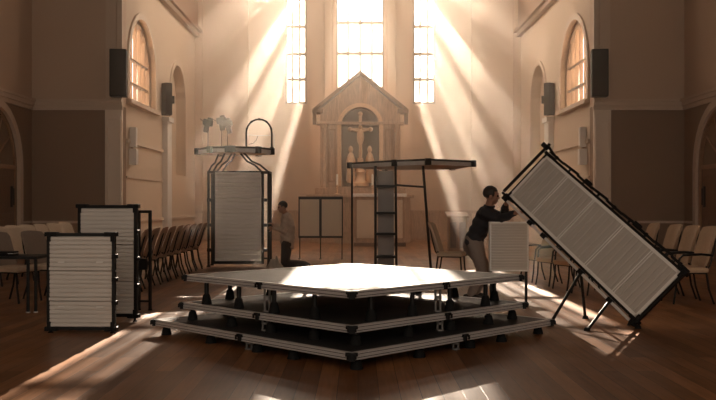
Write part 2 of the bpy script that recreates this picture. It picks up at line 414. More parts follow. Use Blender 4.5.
# back wall with three tall windows
o = ST(MB().prism([(-XN-.5, 0), (XN+.5, 0), (XN+.5, ZW+.3), (0, 15.0), (-XN-.5, ZW+.3)], YB, YB+.5, 'XZ'), 'wall_back', 'chancel_back')
WC = .075
wins = [(WC, .885, 3.3, 11.4, (-.44, 0, .44), None), (-2.28, .395, 5.02, 11.1, (-.14, .13), None), (2.43, .415, 5.02, 11.1, (-.14, .14), None)]
cs = []
def zz(*a): return [v-5.02 for v in a]
OUT = [(6.2, 7.6), (8.0, 9.0), (9.7, 10.7)]; INN = [(5.02, 6.0), (9.1, 9.5)]  # clear bands invented to split the sunbeams into streaks
M['glass_l'] = banded_mat('lancet_glass_left', [(-.5, -.14, a-5.02, b-5.02) for a, b in OUT]+[(.13, .5, a-5.02, b-5.02) for a, b in INN], .97, .42)
M['glass_r'] = banded_mat('lancet_glass_right', [(.14, .5, a-5.02, b-5.02) for a, b in OUT]+[(-.5, -.14, a-5.02, b-5.02) for a, b in INN], .97, .42)
M['glass_c'] = banded_mat('central_window_glass', [(-1, 1, 4.7, 6.3)], .27, .03)  # glass dimmed to weaken its shaft, clear band added to light the stage
for c, hw, z0, z1, mu, _ in wins:
    cs.append(MB().bb((c-hw, YB-.3, z0), (c+hw, YB+.8, z1)).build('c', 'chancel'))
cut(o, cs)
for i, (c, hw, z0, z1, mu, _) in enumerate(wins):
    if i == 0: tr = [(1.3+(205-y)/27.2-z0, .05) for y in (53, 22, -9, -40)]+[(1.3+(205-88)/27.2-z0, .05)]
    else: tr = [(1.3+(205-y)/27.2-z0, .05) for y in (79, 53.6, 26, -2, -28, -50)]
    window_unit('window_%d' % (i+1), hw, z1-z0, mu, tr, 'XZ', (c, YB+.12, z0), mw=.032, glass=('glass_c', 'glass_l', 'glass_r')[i])
# pilasters either side of the central window, dado, skirting
for sx, side in ((-1, 'left'), (1, 'right')):
    a = MB()
    a.bb((WC+sx*1.02, YB-.28, 0), (WC+sx*1.30, YB+.01, 11)); a.bb((WC+sx*1.32, YB-.14, 0), (WC+sx*1.84, YB+.01, 11))
    ST(a, 'trim_back_pilaster_'+side, 'chancel_back')
    a = MB(); a.bb((WC+sx*4.1, YB-.10, 0), (WC+sx*4.5, YB+.01, 9.5)); a.bb((sx*(XN-.25), YB-.12, 0), (sx*(XN+.01), YB+.01, ZW))
    ST(a, 'trim_back_edge_'+side, 'chancel_back')
a = MB(); a.bb((-XN, YB-.12, 1.0), (XN, YB+.01, 1.1)); a.bb((-XN, YB-.06, 0), (XN, YB+.01, 1.0)); a.bb((-XN, YB-.14, 0), (XN, YB+.01, .18))
for k in range(-9, 10): a.bb((k*.62-.03, YB-.09, .18), (k*.62+.03, YB-.04, 1.0))
ST(a, 'trim_dado', 'wood_red')

# ------------------------------------------------------------------ altarpiece
AX = .08
def altarpiece():
    t = thing('altarpiece', 'tall gabled wooden altarpiece with a round-headed niche below the central window', 'altarpiece', (AX, 30.6, 0))
    hw = 1.52; ze = 4.62; za = 5.92
    b = MB().prism([(-hw+.12, 0), (hw-.12, 0), (hw-.12, ze), (0, za-.12), (-hw+.12, ze)], -.25, .45, 'XZ').build('body', 'wood_red', t)
    b.parent = None
    c = MB().prism(arch_poly(0, .66, 1.95, 4.05), -.6, .2, 'XZ').build('c', 'niche')
    cut(b, [c]); b.parent = t
    MB().prism(arch_poly(0, .66, 1.95, 4.05), .18, .22, 'XZ').build('niche_back', 'niche', t)
    MB().strip(arch_line(0, .80, 1.95, 4.05), arch_line(0, .66, 1.95, 4.05), -.33, -.22, 'XZ').build('niche_trim', 'gold', t)
    g = MB()
    for sx in (-1, 1):
        g.prism([(sx*(hw+.12), ze-.10), (0, za-.10), (0, za+.06), (sx*(hw+.12), ze+.04)], -.38, .30, 'XZ')
        g.bb((sx*(hw-.22), -.38, ze-.12), (sx*(hw+.16), .2, ze+.02), .01)
        g.bb((sx*(hw+.02), -.3, ze-.5), (sx*(hw+.14), -.1, ze-.12))
    g.build('gable_coping', 'wood_dark', t)
    for sx in (-1, 1):
        c = MB().lathe([(.13, 1.9), (.13, 2.0), (.09, 2.06), (.085, 3.9), (.12, 4.0), (.13, 4.1)], (sx*(hw-.26), -.36, 0)); c.build('column', 'wood_red', t, True)
        f = MB()
        for z0, z1 in ((2.1, 3.9),):
            f.bb((sx*.86, -.28, z0), (sx*1.12, -.24, z0+.05)); f.bb((sx*.86, -.28, z1), (sx*1.12, -.24, z1+.05)); f.bb((sx*.86, -.28, z0), (sx*.90, -.24, z1)); f.bb((sx*1.08, -.28, z0), (sx*1.12, -.24, z1))
        f.build('panel_moulding', 'wood_mid', t)
    e = MB().bb((-hw, -.34, 4.1), (hw, .1, 4.2), .01); e.build('entablature', 'wood_red', t)
    s = MB().bb((-hw-.2, -.8, 0), (hw+.2, .4, 1.55), .02); s.bb((-hw-.32, -.92, 1.55), (hw+.32, .4, 1.66), .02); s.bb((-hw-.05, -.55, 1.66), (hw+.05, .4, 1.9), .02)
    for k in range(-3, 4): s.bb((k*.45-.17, -.83, .35), (k*.45+.17, -.78, 1.35), .02)
    s.build('base', 'wood_red', t)
altarpiece()
c = thing('crucifix', 'gilded carved cross with flanking figures inside the altar niche', 'crucifix', (AX, 30.45, 1.95))
MB().lathe([(.30, 0), (.30, .12), (.2, .2), (.15, .4), (.19, .5), (.12, .62), (.10, 1.0)], (0, 0, 0)).build('pedestal', 'gold', c, True)
x = MB().bar((0, 0, .9), (0, 0, 2.5), .11, .09, bev=.012); x.bar((-.34, 0, 2.0), (.34, 0, 2.0), .11, .09, bev=.012)
for px, pz in ((-.36, 2.0), (.36, 2.0), (0, 2.54)): x.sphere((px, 0, pz), .085)
x.build('cross', 'gold', c)
for sx in (-1, 1):
    q = MB().lathe([(.13, 0), (.17, .1), (.14, .5), (.16, .8), (.10, 1.0), (.05, 1.06), (.08, 1.12), (.085, 1.2), (.04, 1.28), (.01, 1.3)], (sx*.33, -.02, .12)); q.build('carved_figure', 'gold', c, True)
q = MB().sphere((0, -.09, 1.72), .13, (1, .7, 2.3)); q.sphere((0, -.1, 2.08), .075); q.path([(-.30, -.08, 1.98), (-.1, -.1, 1.92), (.1, -.1, 1.92), (.30, -.08, 1.98)], .035); q.path([(0, -.1, 1.5), (.02, -.12, 1.2), (0, -.09, .95)], .055)
q.build('carved_body', 'gold', c, True)

def candlestick(x, lab):
    t = thing('candlestick', lab, 'candlestick', (x, 29.95, 1.66))
    MB().lathe([(.09, 0), (.09, .02), (.03, .05), (.022, .2), (.04, .22), (.022, .25), (.05, .30), (.05, .32)]).build('holder', 'gold', t, True)
    MB().lathe([(.038, .32), (.038, .68), (.02, .70)]).build('candle', 'candle', t, True)
candlestick(-.72, 'white candle in holder on altarpiece ledge, left of the niche')
candlestick(.50, 'white candle in holder on altarpiece ledge, seen below the raised table top')

# altar table in front of it
t = thing('altar_table', 'cream fronted altar table standing before the altarpiece behind the tall platform frame', 'altar', (.68, 27.3, 0))
MB().bb((-.76, -.02, .12), (.76, .6, 1.56)).build('body', 'wood_red', t)
MB().bb((-.84, -.10, 1.56), (.84, .68, 1.66), .012).build('tabletop', 'sheet_edge', t)
for sx in (-1, 1): MB().bb((sx*.39-.33, -.05, .26), (sx*.39+.33, .0, 1.46), .01).build('front_panel', 'paper', t)
MB().bb((-.82, -.08, 0), (.82, .66, .12), .01).build('plinth', 'wood_dark', t)

t = thing('lectern', 'brown wooden lectern far back behind the lone chair', 'lectern', P(457, 0, 22.5)*Vector((1, 1, 0)) if False else (2.56, 22.5, 0))
MB().bb((-.24, -.2, .06), (.24, .2, 1.0), .015).build('body', 'wood_mid', t)
MB().bb((-.3, -.26, 0), (.3, .26, .06), .01).build('base', 'wood_dark', t)
mb = MB().box((0, 0, 1.05), (.56, .46, .04), Matrix.Rotation(R(14), 3, 'X'), .008); mb.build('slanted_top', 'wood_mid', t)
for k in (-1, 1): MB().bb((k*.12-.08, -.22, .2), (k*.12+.08, -.195, .86), .01).build('panel', 'wood_dark', t)

# ------------------------------------------------------------------ ribbed stage panels
def ribbed(mb, w, h, n, th=.03, amp=.013, seams=(), along='Z'):
    """sheet standing in XZ with n ribs stacked up Z (or along X); ribs are real grooves on both faces"""
    H = h if along == 'Z' else w; W = w if along == 'Z' else h
    prof = []
    pitch = H/n
    for i in range(n):
        z = i*pitch; a = amp*(2.2 if i in seams else 1)
        prof += [(z, 0 if i not in seams else -a*.5), (z+pitch*.16, a), (z+pitch*.80, a), (z+pitch*.96, 0)]
    prof.append((H, 0))
    def pt(u, v, y): return (u, y, v) if along == 'Z' else (v-w/2, y, u+h/2)
    rows = []
    for z, a in prof:
        rows.append([mb.bm.verts.new(pt(u, z, y)) for u, y in ((-W/2, -th/2-a), (W/2, -th/2-a), (W/2, th/2+a), (-W/2, th/2+a))])
    for a, b in zip(rows, rows[1:]):
        for k in range(4): mb.bm.faces.new((a[k], a[(k+1) % 4], b[(k+1) % 4], b[k]))
    mb.bm.faces.new(rows[0]); mb.bm.faces.new(rows[-1][::-1])
    return mb

def stage_panel(t, w, h, n, lift=.06, fr=.032, along='Z', seams=(), feet=True, clamps=True, th=.03, handles=True, mw=0, rim=.0, sheet='sheet'):
    """w,h outside of frame; origin bottom centre at the floor"""
    z0 = lift; z1 = lift+h; x0 = -w/2; x1 = w/2
    s = ribbed(MB(), w-2*fr, h-2*fr, n, th, seams=seams, along=along); s.xf(Matrix.Translation((0, 0, z0+fr))); s.build('ribbed_sheet', sheet, t)
    f = MB()
    d = .055
    f.bb((x0, -d/2, z0), (x0+fr, d/2, z1), .004); f.bb((x1-fr, -d/2, z0), (x1, d/2, z1), .004)
    f.bb((x0, -d/2, z0), (x1, d/2, z0+fr), .004); f.bb((x0, -d/2, z1-fr), (x1, d/2, z1), .004)
    f.build('frame', 'black', t)
    if rim:
        g = MB(); a = fr; b = fr+rim; y = .038
        g.bb((x0+a, -y, z0+a), (x0+b, y, z1-a)); g.bb((x1-b, -y, z0+a), (x1-a, y, z1-a)); g.bb((x0+a, -y, z0+a), (x1-a, y, z0+b)); g.bb((x0+a, -y, z1-b), (x1-a, y, z1-a))
        g.build('edge_trim', 'sheet_edge', t)
    for cx in (x0+.045, x1-.045):
        for cz, q in ((z0+.012, 1), (z1-.012, -1)):
            c = MB().bb((cx-.065, -.042, cz-.022), (cx+.065, .042, cz+.022), .008)
            sx = -1 if cx < 0 else 1
            c.bb((cx+sx*.02-.018, -.042, cz-.01), (cx+sx*.02+.018, .042, cz+q*.075), .008)
            c.tube((cx, -.055, cz), (cx, .055, cz), .012)
            c.build('corner_clamp', 'black_pl', t, False)
    if clamps:
        for cz in (.28, .52, .76):
            c = MB().bb((x1-.03, -.04, z0+h*cz-.022), (x1+.014, .04, z0+h*cz+.022), .004)
            c.build('edge_clamp', 'black_pl', t)
    if handles:
        for hx in (-.28, .28):
            for hz in (.24, .70):
                c = MB().bb((hx*w-.035, -.038, z0+h*hz-.008), (hx*w+.035, -.022, z0+h*hz+.008), .003); c.build('slot_handle', 'alu_pale', t)
    if feet:
        for cx in (x0+.03, x1-.03):
            c = MB().tube((cx, 0, 0), (cx, 0, .012), .026, .022); c.tube((cx, 0, .01), (cx, 0, lift+.01), .014); c.build('foot', 'rubber', t, True)

# front left and rear left standing panels
def at(px, Y): return ((px-CX)*Y/F, Y, 0)
t = thing('folding_stage_unit', 'shorter white ribbed panel in black frame standing nearest on the left', 'stage panel', at(81.5, 8.85), R(-2))
stage_panel(t, .70, .985, 21, lift=.03, seams=(6, 13))
t = thing('folding_stage_unit', 'taller white ribbed panel in black frame, behind the shorter left panel', 'stage panel', at(108, 9.75), R(-7))
stage_panel(t, .69, 1.25, 26, lift=.05, seams=(8, 17), fr=.036)
# open upright frame
t = thing('upright_frame', 'slim open black upright frame right of the taller left panel', 'frame', at(144.5, 10.75), R(-12))
f = MB()
for x_ in (-.075, .075): f.bb((x_-.016, -.02, .01), (x_+.016, .02, 1.22), .004)
f.build('post', 'black', t)
MB().bb((-.10, -.02, 1.20), (.091, .02, 1.235), .004).build('top_rail', 'black', t)
MB().bb((-.06, -.015, .10), (.06, .015, .125), .003).build('bottom_rail', 'black', t)
MB().bb((-.059, -.04, .5), (.03, .03, .64), .01).build('latch_box', 'black_pl', t)
for x_ in (-.075, .075): MB().tube((x_, 0, 0), (x_, 0, .02), .028, .022).build('foot', 'rubber', t)

# side table with case, far left
t = thing('side_table', 'low black side table with slim chromed legs at the far left', 'table', at(2, 10.5))
MB().bb((-.42, -.02, .645), (.42, .5, .68), .006).build('tabletop', 'black', t)
for x_, y_ in ((.315, 0), (.40, .02), (-.4, .0), (-.4, .46), (.40, .46)):
    g = MB().bb((x_-.016, y_-.016, .012), (x_+.016, y_+.016, .645), .004); l = g.build('leg', 'black', t)
    MB().tube((x_, y_, 0), (x_, y_, .014), .026).build('foot', 'alu', l)
t = thing('equipment_case', 'small flat black case lying on the black side table', 'case', (at(2, 10.5)[0], 10.65, .68))
MB().bb((-.11, -.09, 0), (.11, .09, .055), .01).build('shell', 'black_pl', t)
MB().bb((-.112, -.092, .027), (.112, .092, .033)).build('seam', 'alu', t)
MB().path([(-.04, -.092, .03), (-.04, -.115, .03), (.04, -.115, .03), (.04, -.092, .03)], .006).build('handle', 'black', t)

# white panel unit by the second man
t = thing('panel_cabinet', 'white ribbed panel on black legs in front of the man in charcoal', 'panel cabinet', at(508.5, 11.12))
s = ribbed(MB(), .47, .60, 17, .10, .005); s.xf(Matrix.Translation((0, 0, .47))); s.build('ribbed_sheet', 'sheet_mid', t)  # white sheet given the greyer tone to paint in its shade
f = MB()
for sx in (-1, 1): f.bb((sx*.236-.012, -.055, .47), (sx*.236+.012, .055, 1.08), .004)
f.bb((-.248, -.055, 1.065), (.248, .055, 1.085), .004); f.bb((-.248, -.055, .455), (.248, .055, .475), .004)
f.build('frame', 'alu_pale', t)
for sx in (-1, 1):
    l = MB().bb((sx*.225-.015, -.018, .06), (sx*.225+.015, .018, .50), .004).build('leg', 'black', t)
    w_ = MB(); w_.tube((sx*.225, -.02, .033), (sx*.225, .02, .033), .033, seg=18); w_.bb((sx*.225-.012, -.03, .03), (sx*.225+.012, .03, .075), .004); w_.build('caster', 'rubber', l, True)

# ------------------------------------------------------------------ leaning panel on trestle legs
Lc = P(507, 197, 10.7); Bc = P(637, 323, 9.15); a_ = Bc-Lc; Lw = a_.length
Tc = P(548, 153, 10.577); b_ = Tc-Lc; Ww = b_.length
ex = a_.normalized(); ez = (b_-ex*b_.dot(ex)).normalized(); ey = ez.cross(ex)
t = thing('folding_stage_unit', 'large white ribbed panel leaning diagonally on black trestle legs', 'stage panel', (0, 0, 0))
mt = Matrix((ex, ey, ez)).transposed().to_4x4(); mt.translation = Lc+a_*.5
tl = mt.copy()
t.location = mt.to_translation(); t.rotation_euler = mt.to_euler()
stage_panel(t, Lw, Ww, 30, lift=0, along='X', seams=(), feet=False, clamps=False, handles=False, fr=.03, rim=.035, th=.04, sheet='sheet_mid')
for u in (.19, .40, .61, .81):
    for k_ in (0, .028): MB().box((u*Lw-Lw/2+k_, 0, Ww/2), (.010, .072, Ww-.1)).build('seam_strip', 'sheet_edge', t)
# outer truss rail along the long upper side and the short upper side
def loc(u, v, y=0): return (u*Lw-Lw/2, y, v)
f = MB()
for k in range(9):
    f.bar(loc(k/9, Ww+.03, .02), loc((k+1)/9, Ww+.03+(.012 if k % 2 else -.006), .02), .03, .03)
    f.tube(loc((k+.5)/9, Ww-.01, .02), loc((k+.5)/9, Ww+.05, .02), .015)
f.build('upper_rail', 'black', t)
f = MB(); f.bar(loc(-.05, .02, .03), loc(-.04, Ww+.10, .03), .028); f.bar(loc(-.05, .0, .03), loc(.01, .0, .03), .03); f.bar(loc(-.045, Ww+.07, .03), loc(.03, Ww+.03, .03), .03)
f.build('end_rail', 'black', t)
f = MB(); f.bar(loc(0.02, -.035, 0), loc(.99, -.035, 0), .022, .03); f.build('lower_rail', 'alu_pale', t)
for u in (.0, .22, .33, .62, .83, .985):
    k = MB().box(loc(u, -.03, 0), (.07, .075, .055), None, .012); k.tube(loc(u, -.03, -.05), loc(u, -.03, .05), .02); k.build('rail_knuckle', 'black_pl', t)
for u in (-.045, .30, .66): 
    k = MB().box(loc(u, Ww+.04, .01), (.09, .07, .06), None, .012); k.build('rail_knuckle', 'black_pl', t)
inv = tl.inverted()
def leg(p0, p1, foot=True):
    a = inv @ Vector(p0); b = inv @ Vector(p1)
    l = MB().tube(a, b+(a-b).normalized()*.02, .017).build('trestle_leg', 'black', t, True)
    if foot:
        fz = MB().tube(Vector(p1), Vector(p1)+Vector((0, 0, .035)), .036, .026); fz.xf(inv); fz.build('foot', 'rubber', l, True)
k1 = Lc+a_*.62-ez*.03; k2 = Lc+a_*.83-ez*.03
y_ = 9.35
leg(k1, Vector(((549-CX)*9.35/F, 9.35, 0))); leg(k1, Vector(((590-CX)*9.75/F, 9.95, 0)))
leg(k2, Vector(((587-CX)*9.0/F, 9.0, 0)))
leg(Lc+a_*.985-ez*.03, Vector(((638-CX)*9.15/F, 9.15, 0)))
leg(Lc+a_*.99+ez*.05, Vector(((632-CX)*9.35/F, 9.4, 0)))

# ------------------------------------------------------------------ the three-tier stage
SC = Vector((-.05, 8.77, 0))
def tier(a, z, base, deckm, label, seglen):
    t = thing('stage_tier', label, 'stage platform', (SC.x, SC.y, base))
    H = z-base; rim = .062
    cs_ = [Vector((-a, 0, 0)), Vector((0, -a, 0)), Vector((a, 0, 0)), Vector((0, a, 0))]
    # four deck boards with a thin gap
    g = .004
    for i in range(4):
        A, B, C_ = cs_[i]*.985, (cs_[i]+cs_[(i+1) % 4])/2*.985, (cs_[i]+cs_[(i-1) % 4])/2*.985
        poly = [A, B, Vector((0, 0, 0)), C_]; cen = (A+B+C_)/4
        poly = [(p+(cen-p).normalized()*g) for p in poly]
        MB().prism([(p.x, p.y) for p in poly], H-.035, H-.002).build('deck_board', deckm, t)
    for i in range(4):
        A, B = cs_[i], cs_[(i+1) % 4]; d = (B-A).normalized(); n = Vector((d.y, -d.x, 0))
        if n.dot(A+B) < 0: n = -n
        r = MB(); up = Vector((0, 0, 1))
        def band(z0, z1, o0, o1):
            q = [A+n*o0, B+n*o0, B+n*o1, A+n*o1]
            r.prism([(p.x, p.y) for p in q], z0, z1)
        band(H-.016, H, -.03, .006); band(H-.044, H-.022, -.03, .004); band(H-rim, H-.050, -.03, .006)
        e = r.build('edge_rail', 'alu', t)
        r = MB()
        band(H-.050, H-.016, -.028, -.002)
        r.build('groove', 'black', e)
    # clamps: corner and mid-edge
    pts = [(c_, 1.0) for c_ in cs_]+[((cs_[i]+cs_[(i+1) % 4])/2, .8) for i in range(4)]
    for p, s_ in pts:
        ang = math.atan2(p.y, p.x)
        rot = Matrix.Rotation(ang, 3, 'Z'); o_ = p.normalized()*.004
        k = MB().box(p+o_+Vector((0, 0, H-.014)), (.045*s_, .10*s_, .026), rot, .005)
        k.box(p+o_+Vector((0, 0, H-.045)), (.032*s_, .055*s_, .045), rot, .005)
        k.tube(p+p.normalized()*.03+rot@Vector((0, -.03, 0))+Vector((0, 0, H-.05)), p+p.normalized()*.03+rot@Vector((0, -.03, 0))+Vector((0, 0, H-.012)), .009)
        k.tube(p+p.normalized()*.03+rot@Vector((0, .03, 0))+Vector((0, 0, H-.05)), p+p.normalized()*.03+rot@Vector((0, .03, 0))+Vector((0, 0, H-.012)), .009)
        k.build('clamp', 'black_pl', t)
    # legs
    for i in range(4):
        A, B = cs_[i], cs_[(i+1) % 4]
        for u in seglen:
            p = (A+(B-A)*u)*.955
            l = MB().tube(p+Vector((0, 0, .05 if H > .1 else .03)), p+Vector((0, 0, H-.04)), .022).build('leg', 'black', t, True)
            MB().lathe([(.052, 0), (.050, .012), (.036, min(.085, H*.45)), (.024, min(.10, H*.5))], p).build('foot', 'rubber', l, True)
    for u in (.5,):
        for i in (0, 1):
            A, B = cs_[i], cs_[(i+1) % 4]; p = (A+(B-A)*u)*.93
            b2 = MB()
            for s_ in (-1, 1): b2.tube(p+Vector((s_*.022, 0, 0)), p+Vector((s_*.022, 0, H-.04)), .011)
            b2.tube(p, p+Vector((0, 0, .012)), .04)
            b2.tube(p+Vector((0, 0, (H-.04)*.45)), p+Vector((0, 0, (H-.04)*.6)), .035)
            b2.build('adjuster', 'alu_dull', t, True)
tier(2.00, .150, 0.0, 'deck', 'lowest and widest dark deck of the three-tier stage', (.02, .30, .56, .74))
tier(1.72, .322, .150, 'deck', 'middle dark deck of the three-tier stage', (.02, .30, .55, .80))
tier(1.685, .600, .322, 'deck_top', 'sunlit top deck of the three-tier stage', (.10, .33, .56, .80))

# ------------------------------------------------------------------ platform helpers
def platform(t, poly, z1, th, rimm='alu', top='deck', under='wood_mid', nm='platform_deck'):
    inner = []
    n = len(poly); cen = Vector((sum(p[0] for p in poly)/n, sum(p[1] for p in poly)/n))
    MB().prism([tuple(cen+(Vector(p)-cen)*.985) for p in poly], z1-th*.5, z1-.002).build(nm, top, t)
    MB().prism([tuple(cen+(Vector(p)-cen)*.98) for p in poly], z1-th*.92, z1-th*.55).build('underside', under, t)
    for i in range(n):
        A = Vector((*poly[i], 0)); B = Vector((*poly[(i+1) % n], 0)); d = (B-A).normalized(); nn = Vector((d.y, -d.x, 0))
        if nn.dot((A+B)/2-Vector((*cen, 0))) < 0: nn = -nn
        r = MB()
        q = [A-nn*.03, B-nn*.03, B+nn*.004, A+nn*.004]
        r.prism([(p.x, p.y) for p in q], z1-th, z1-th*.3); e = r.build('edge_rail', rimm, t)
        r = MB(); q = [A-nn*.03, B-nn*.03, B+nn*.012, A+nn*.012]; r.prism([(p.x, p.y) for p in q], z1-th*.32, z1+.002); r.build('edge_cap', 'black', e)
        MB().box(A+Vector((0, 0, z1-th*.5)), (.11, .11, th*1.15), Matrix.Rotation(math.atan2(A.y-cen.y, A.x-cen.x), 3, 'Z'), .01).build('corner_clamp', 'black_pl', t)

# ------------------------------------------------------------------ cabinet tower with platform (left of the stage)
YC = 18.5; XC = (235-CX)*YC/F
t = thing('panel_tower', 'tall ribbed panel cabinet in black tube frame carrying a hexagonal platform', 'cabinet', (XC, YC, 0))
def cx(px, Y=18.3): return (px-CX)*Y/F-XC
def cz(py, Y=18.3): return CH+(HY-py)*Y/F
z0 = .06; zt = cz(171)
s = ribbed(MB(), cx(261)-cx(215.5), zt-z0-.08, 24, .05, .022, seams=()); s.xf(Matrix.Translation(((cx(261)+cx(215.5))/2, -.2, z0+.06))); s.build('ribbed_sheet', 'sheet_pale', t)
f = MB()
xa, xb = cx(213.5), cx(263)
f.bb((xa-.02, -.24, z0), (xa+.03, -.16, zt), .006); f.bb((xb-.03, -.24, z0), (xb+.02, -.16, zt), .006); f.bb((xa, -.24, z0), (xb, -.16, z0+.06), .006); f.bb((xa, -.24, zt-.06), (xb, -.16, zt), .006)
f.build('front_frame', 'black', t)
for px in (208.5, 268.5):
    for yy in (-.2, .25):
        l = MB().tube((cx(px), yy, .02), (cx(px), yy, zt), .026).build('post', 'black', t, True)
        MB().tube((cx(px), yy, 0), (cx(px), yy, .03), .045, .035).build('foot', 'rubber', l)
f = MB()
f.tube((cx(208.5), -.2, zt-.02), (cx(268.5), -.2, zt-.02), .024); f.tube((cx(208.5), .25, zt-.02), (cx(268.5), .25, zt-.02), .024)
for px in (208.5, 268.5): f.tube((cx(px), -.2, zt-.02), (cx(px), .25, zt-.02), .024)
f.tube((cx(208.5), .25, .15), (cx(268.5), .25, .15), .02)
f.build('top_rail', 'black', t, True)
for px, s_ in ((208.5, 1), (268.5, -1)):
    for py in (200, 225, 250):
        MB().bb((cx(px)-.03, -.235, cz(py)-.035), (cx(px)+s_*.12, -.165, cz(py)+.035), .008).build('post_clamp', 'black_pl', t)
# braces up to the platform
for (x0_, y0_, x1_, y1_) in ((208.5, 171, 218, 157), (213, 171, 225, 155), (217, 171, 232, 154), (268.5, 171, 243, 155), (262, 171, 239, 155), (222, 171, 236, 154)):
    a = Vector((cx(x0_), -.2, zt-.02)); b = Vector((cx(x1_), -.2+random.uniform(0, .2), cz(y1_)))
    d = (b-a); k1_ = a+d*.33+Vector((0, 0, .03)); k2_ = a+d*.66+Vector((0, 0, -.01))
    MB().path([a, k1_, k2_, b+Vector((0, 0, .06))], .02).build('brace', 'black', t, True)
HR = .80; zt2 = 2.50
platform(t, [(-.80, 0), (-.42, -.62), (.0+.02, -.80), (.55, -.55), (.79, 0), (.42, .66), (-.42, .66)], zt2, .12)
MB().box((0.02, -.84, zt2-.06), (.22, .06, .13), None, .01).build('centre_latch', 'black_pl', t)
PT = Vector((XC, YC, zt2))

# hoop on the platform
def wp(px, py, Y): return P(px, py, Y)
t = thing('arched_hoop', 'black arched tube hoop with thin cross wire standing on the high platform', 'hoop', (wp(259, 0, 18.4).x, 18.4, zt2+.004))
hw = .27; pts = [(-hw, 0, 0), (-hw, 0, .32)]+[(-hw*math.cos(PI*k/12), 0, .32+.29*math.sin(PI*k/12)) for k in range(1, 12)]+[(hw, 0, .32), (hw, 0, .0)]
MB().path(pts, .019).build('hoop_tube', 'black', t, True)
for k in range(5):
    a = PI*(k+.5)/5; MB().sphere((-hw*math.cos(a), 0, .32+.29*math.sin(a)), .027, u=10, v=6).build('joint', 'black_pl', t)
MB().path([(-hw, 0, .29), (-.05, -.01, .26), (hw, 0, .27)], .006).build('cross_wire', 'alu', t)
MB().path([(-.02, -.01, .26), (-.06, -.01, .16), (-.12, -.01, .10), (-.22, 0, .08)], .005).build('loop_wire', 'black', t)
MB().path([(hw+.045, .03, 0), (hw+.045, .03, .30), (hw, .0, .31)], .010).build('side_post', 'alu', t)
for x_ in (-hw, hw, ): MB().tube((x_, 0, 0), (x_, 0, .02), .04).build('foot_plate', 'black', t)

# stage lamps on the platform
def lamp(px, top, label, Y, aim, n=1):
    x_ = wp(px, 0, Y).x; h = wp(px, top, Y).z-zt2
    t = thing('stage_lamp', label, 'stage lamp', (x_, Y, zt2+.003), 0, None)
    MB().tube((0, 0, 0), (0, 0, .015), .07, .06).build('base', 'lamp_tan', t, True)
    MB().tube((0, 0, .01), (0, 0, h-.09), .009).build('stand', 'lamp_tan', t, True)
    rot = Matrix.Rotation(aim, 3, 'Y')
    hd = MB(); c0 = Vector((0, 0, h-.06))
    hd.box(c0+rot@Vector((0, 0, .0)), (.20, .13, .13), rot, .02); hd.box(c0+rot@Vector((.03, 0, .08)), (.10, .09, .06), rot, .015)
    k = hd.build('lamp_head', 'lamp_tan', t, True)
    MB().box(c0+rot@Vector((.0, -.04, -.13)), (.10, .09, .15), rot, .012).build('snoot', 'lamp_tan', k)
    MB().box(c0+rot@Vector((.0, -.04, -.208)), (.08, .07, .008), rot).build('lens', 'lens', k)
    MB().box(c0+rot@Vector((-.13, 0, .02)), (.10, .10, .01), rot@Matrix.Rotation(R(35), 3, 'Y')).build('barn_door', 'lamp_tan', k)
    y = MB().path([c0+Vector((-.085, 0, .02)), c0+Vector((-.085, 0, -.05)), (0, 0, h-.15), c0+Vector((.085, 0, -.05)), c0+Vector((.085, 0, .02))], .007); y.build('yoke', 'lamp_tan', t)
lamp(208, 120, 'leftmost small lamp head on thin stand on the high platform', 18.35, R(12))
lamp(221.5, 118, 'middle small lamp head on thin stand on the high platform', 18.5, R(-8))
lamp(227.5, 121, 'rightmost drooping lamp of the three on the high platform', 18.3, R(-16))

# ------------------------------------------------------------------ tall platform table behind the stage
YD = 17.0; t = thing('platform_table', 'tall black-legged platform table with a shelf ladder behind the stage', 'platform table', (0, YD, 0))
def q(px, Y): return ((px-CX)*Y/F, Y-YD)
zt3 = 2.165
poly = [q(350, 17.8), q(395, 16.75), q(428, 16.25), q(473, 17.0), q(452, 18.7), q(385, 18.9)]
platform(t, poly, zt3, .11)
def pt(px, py, Y): v = P(px, py, Y); return Vector((v.x, Y-YD, v.z))
def post(px0, px1, Y, r=.02, nm='leg'):
    a = pt(px0, 0, Y); a.z = zt3-.10; b = pt(px1, 0, Y); b.z = .02
    l = MB().tube(a, b, r).build(nm, 'black', t, True); MB().tube((b.x, b.y, 0), (b.x, b.y, .03), .04, .03).build('foot', 'rubber', l)
post(352, 352, 17.6); post(423, 431, 17.0, .026); post(375.5, 375.5, 17.0, .026, 'ladder_post'); post(395.5, 396.5, 17.0, .024, 'ladder_post')
for py in (186, 213, 234, 257):
    a = pt(375.5, py, 17); b = pt(396, py, 17)
    MB().bb((a.x, -.04, a.z-.022), (b.x, .30, a.z+.022), .006).build('shelf', 'black', t)
a = pt(378, 171, 17.2); b = pt(394, 266, 17.2); MB().bb((a.x, .28, .1), (b.x, .31, a.z)).build('back_panel', 'sheet_grey', t)
a = pt(396, 185, 17); b = pt(424.5, 187, 17); MB().tube(a, b, .02).build('crossbar', 'black', t, True)

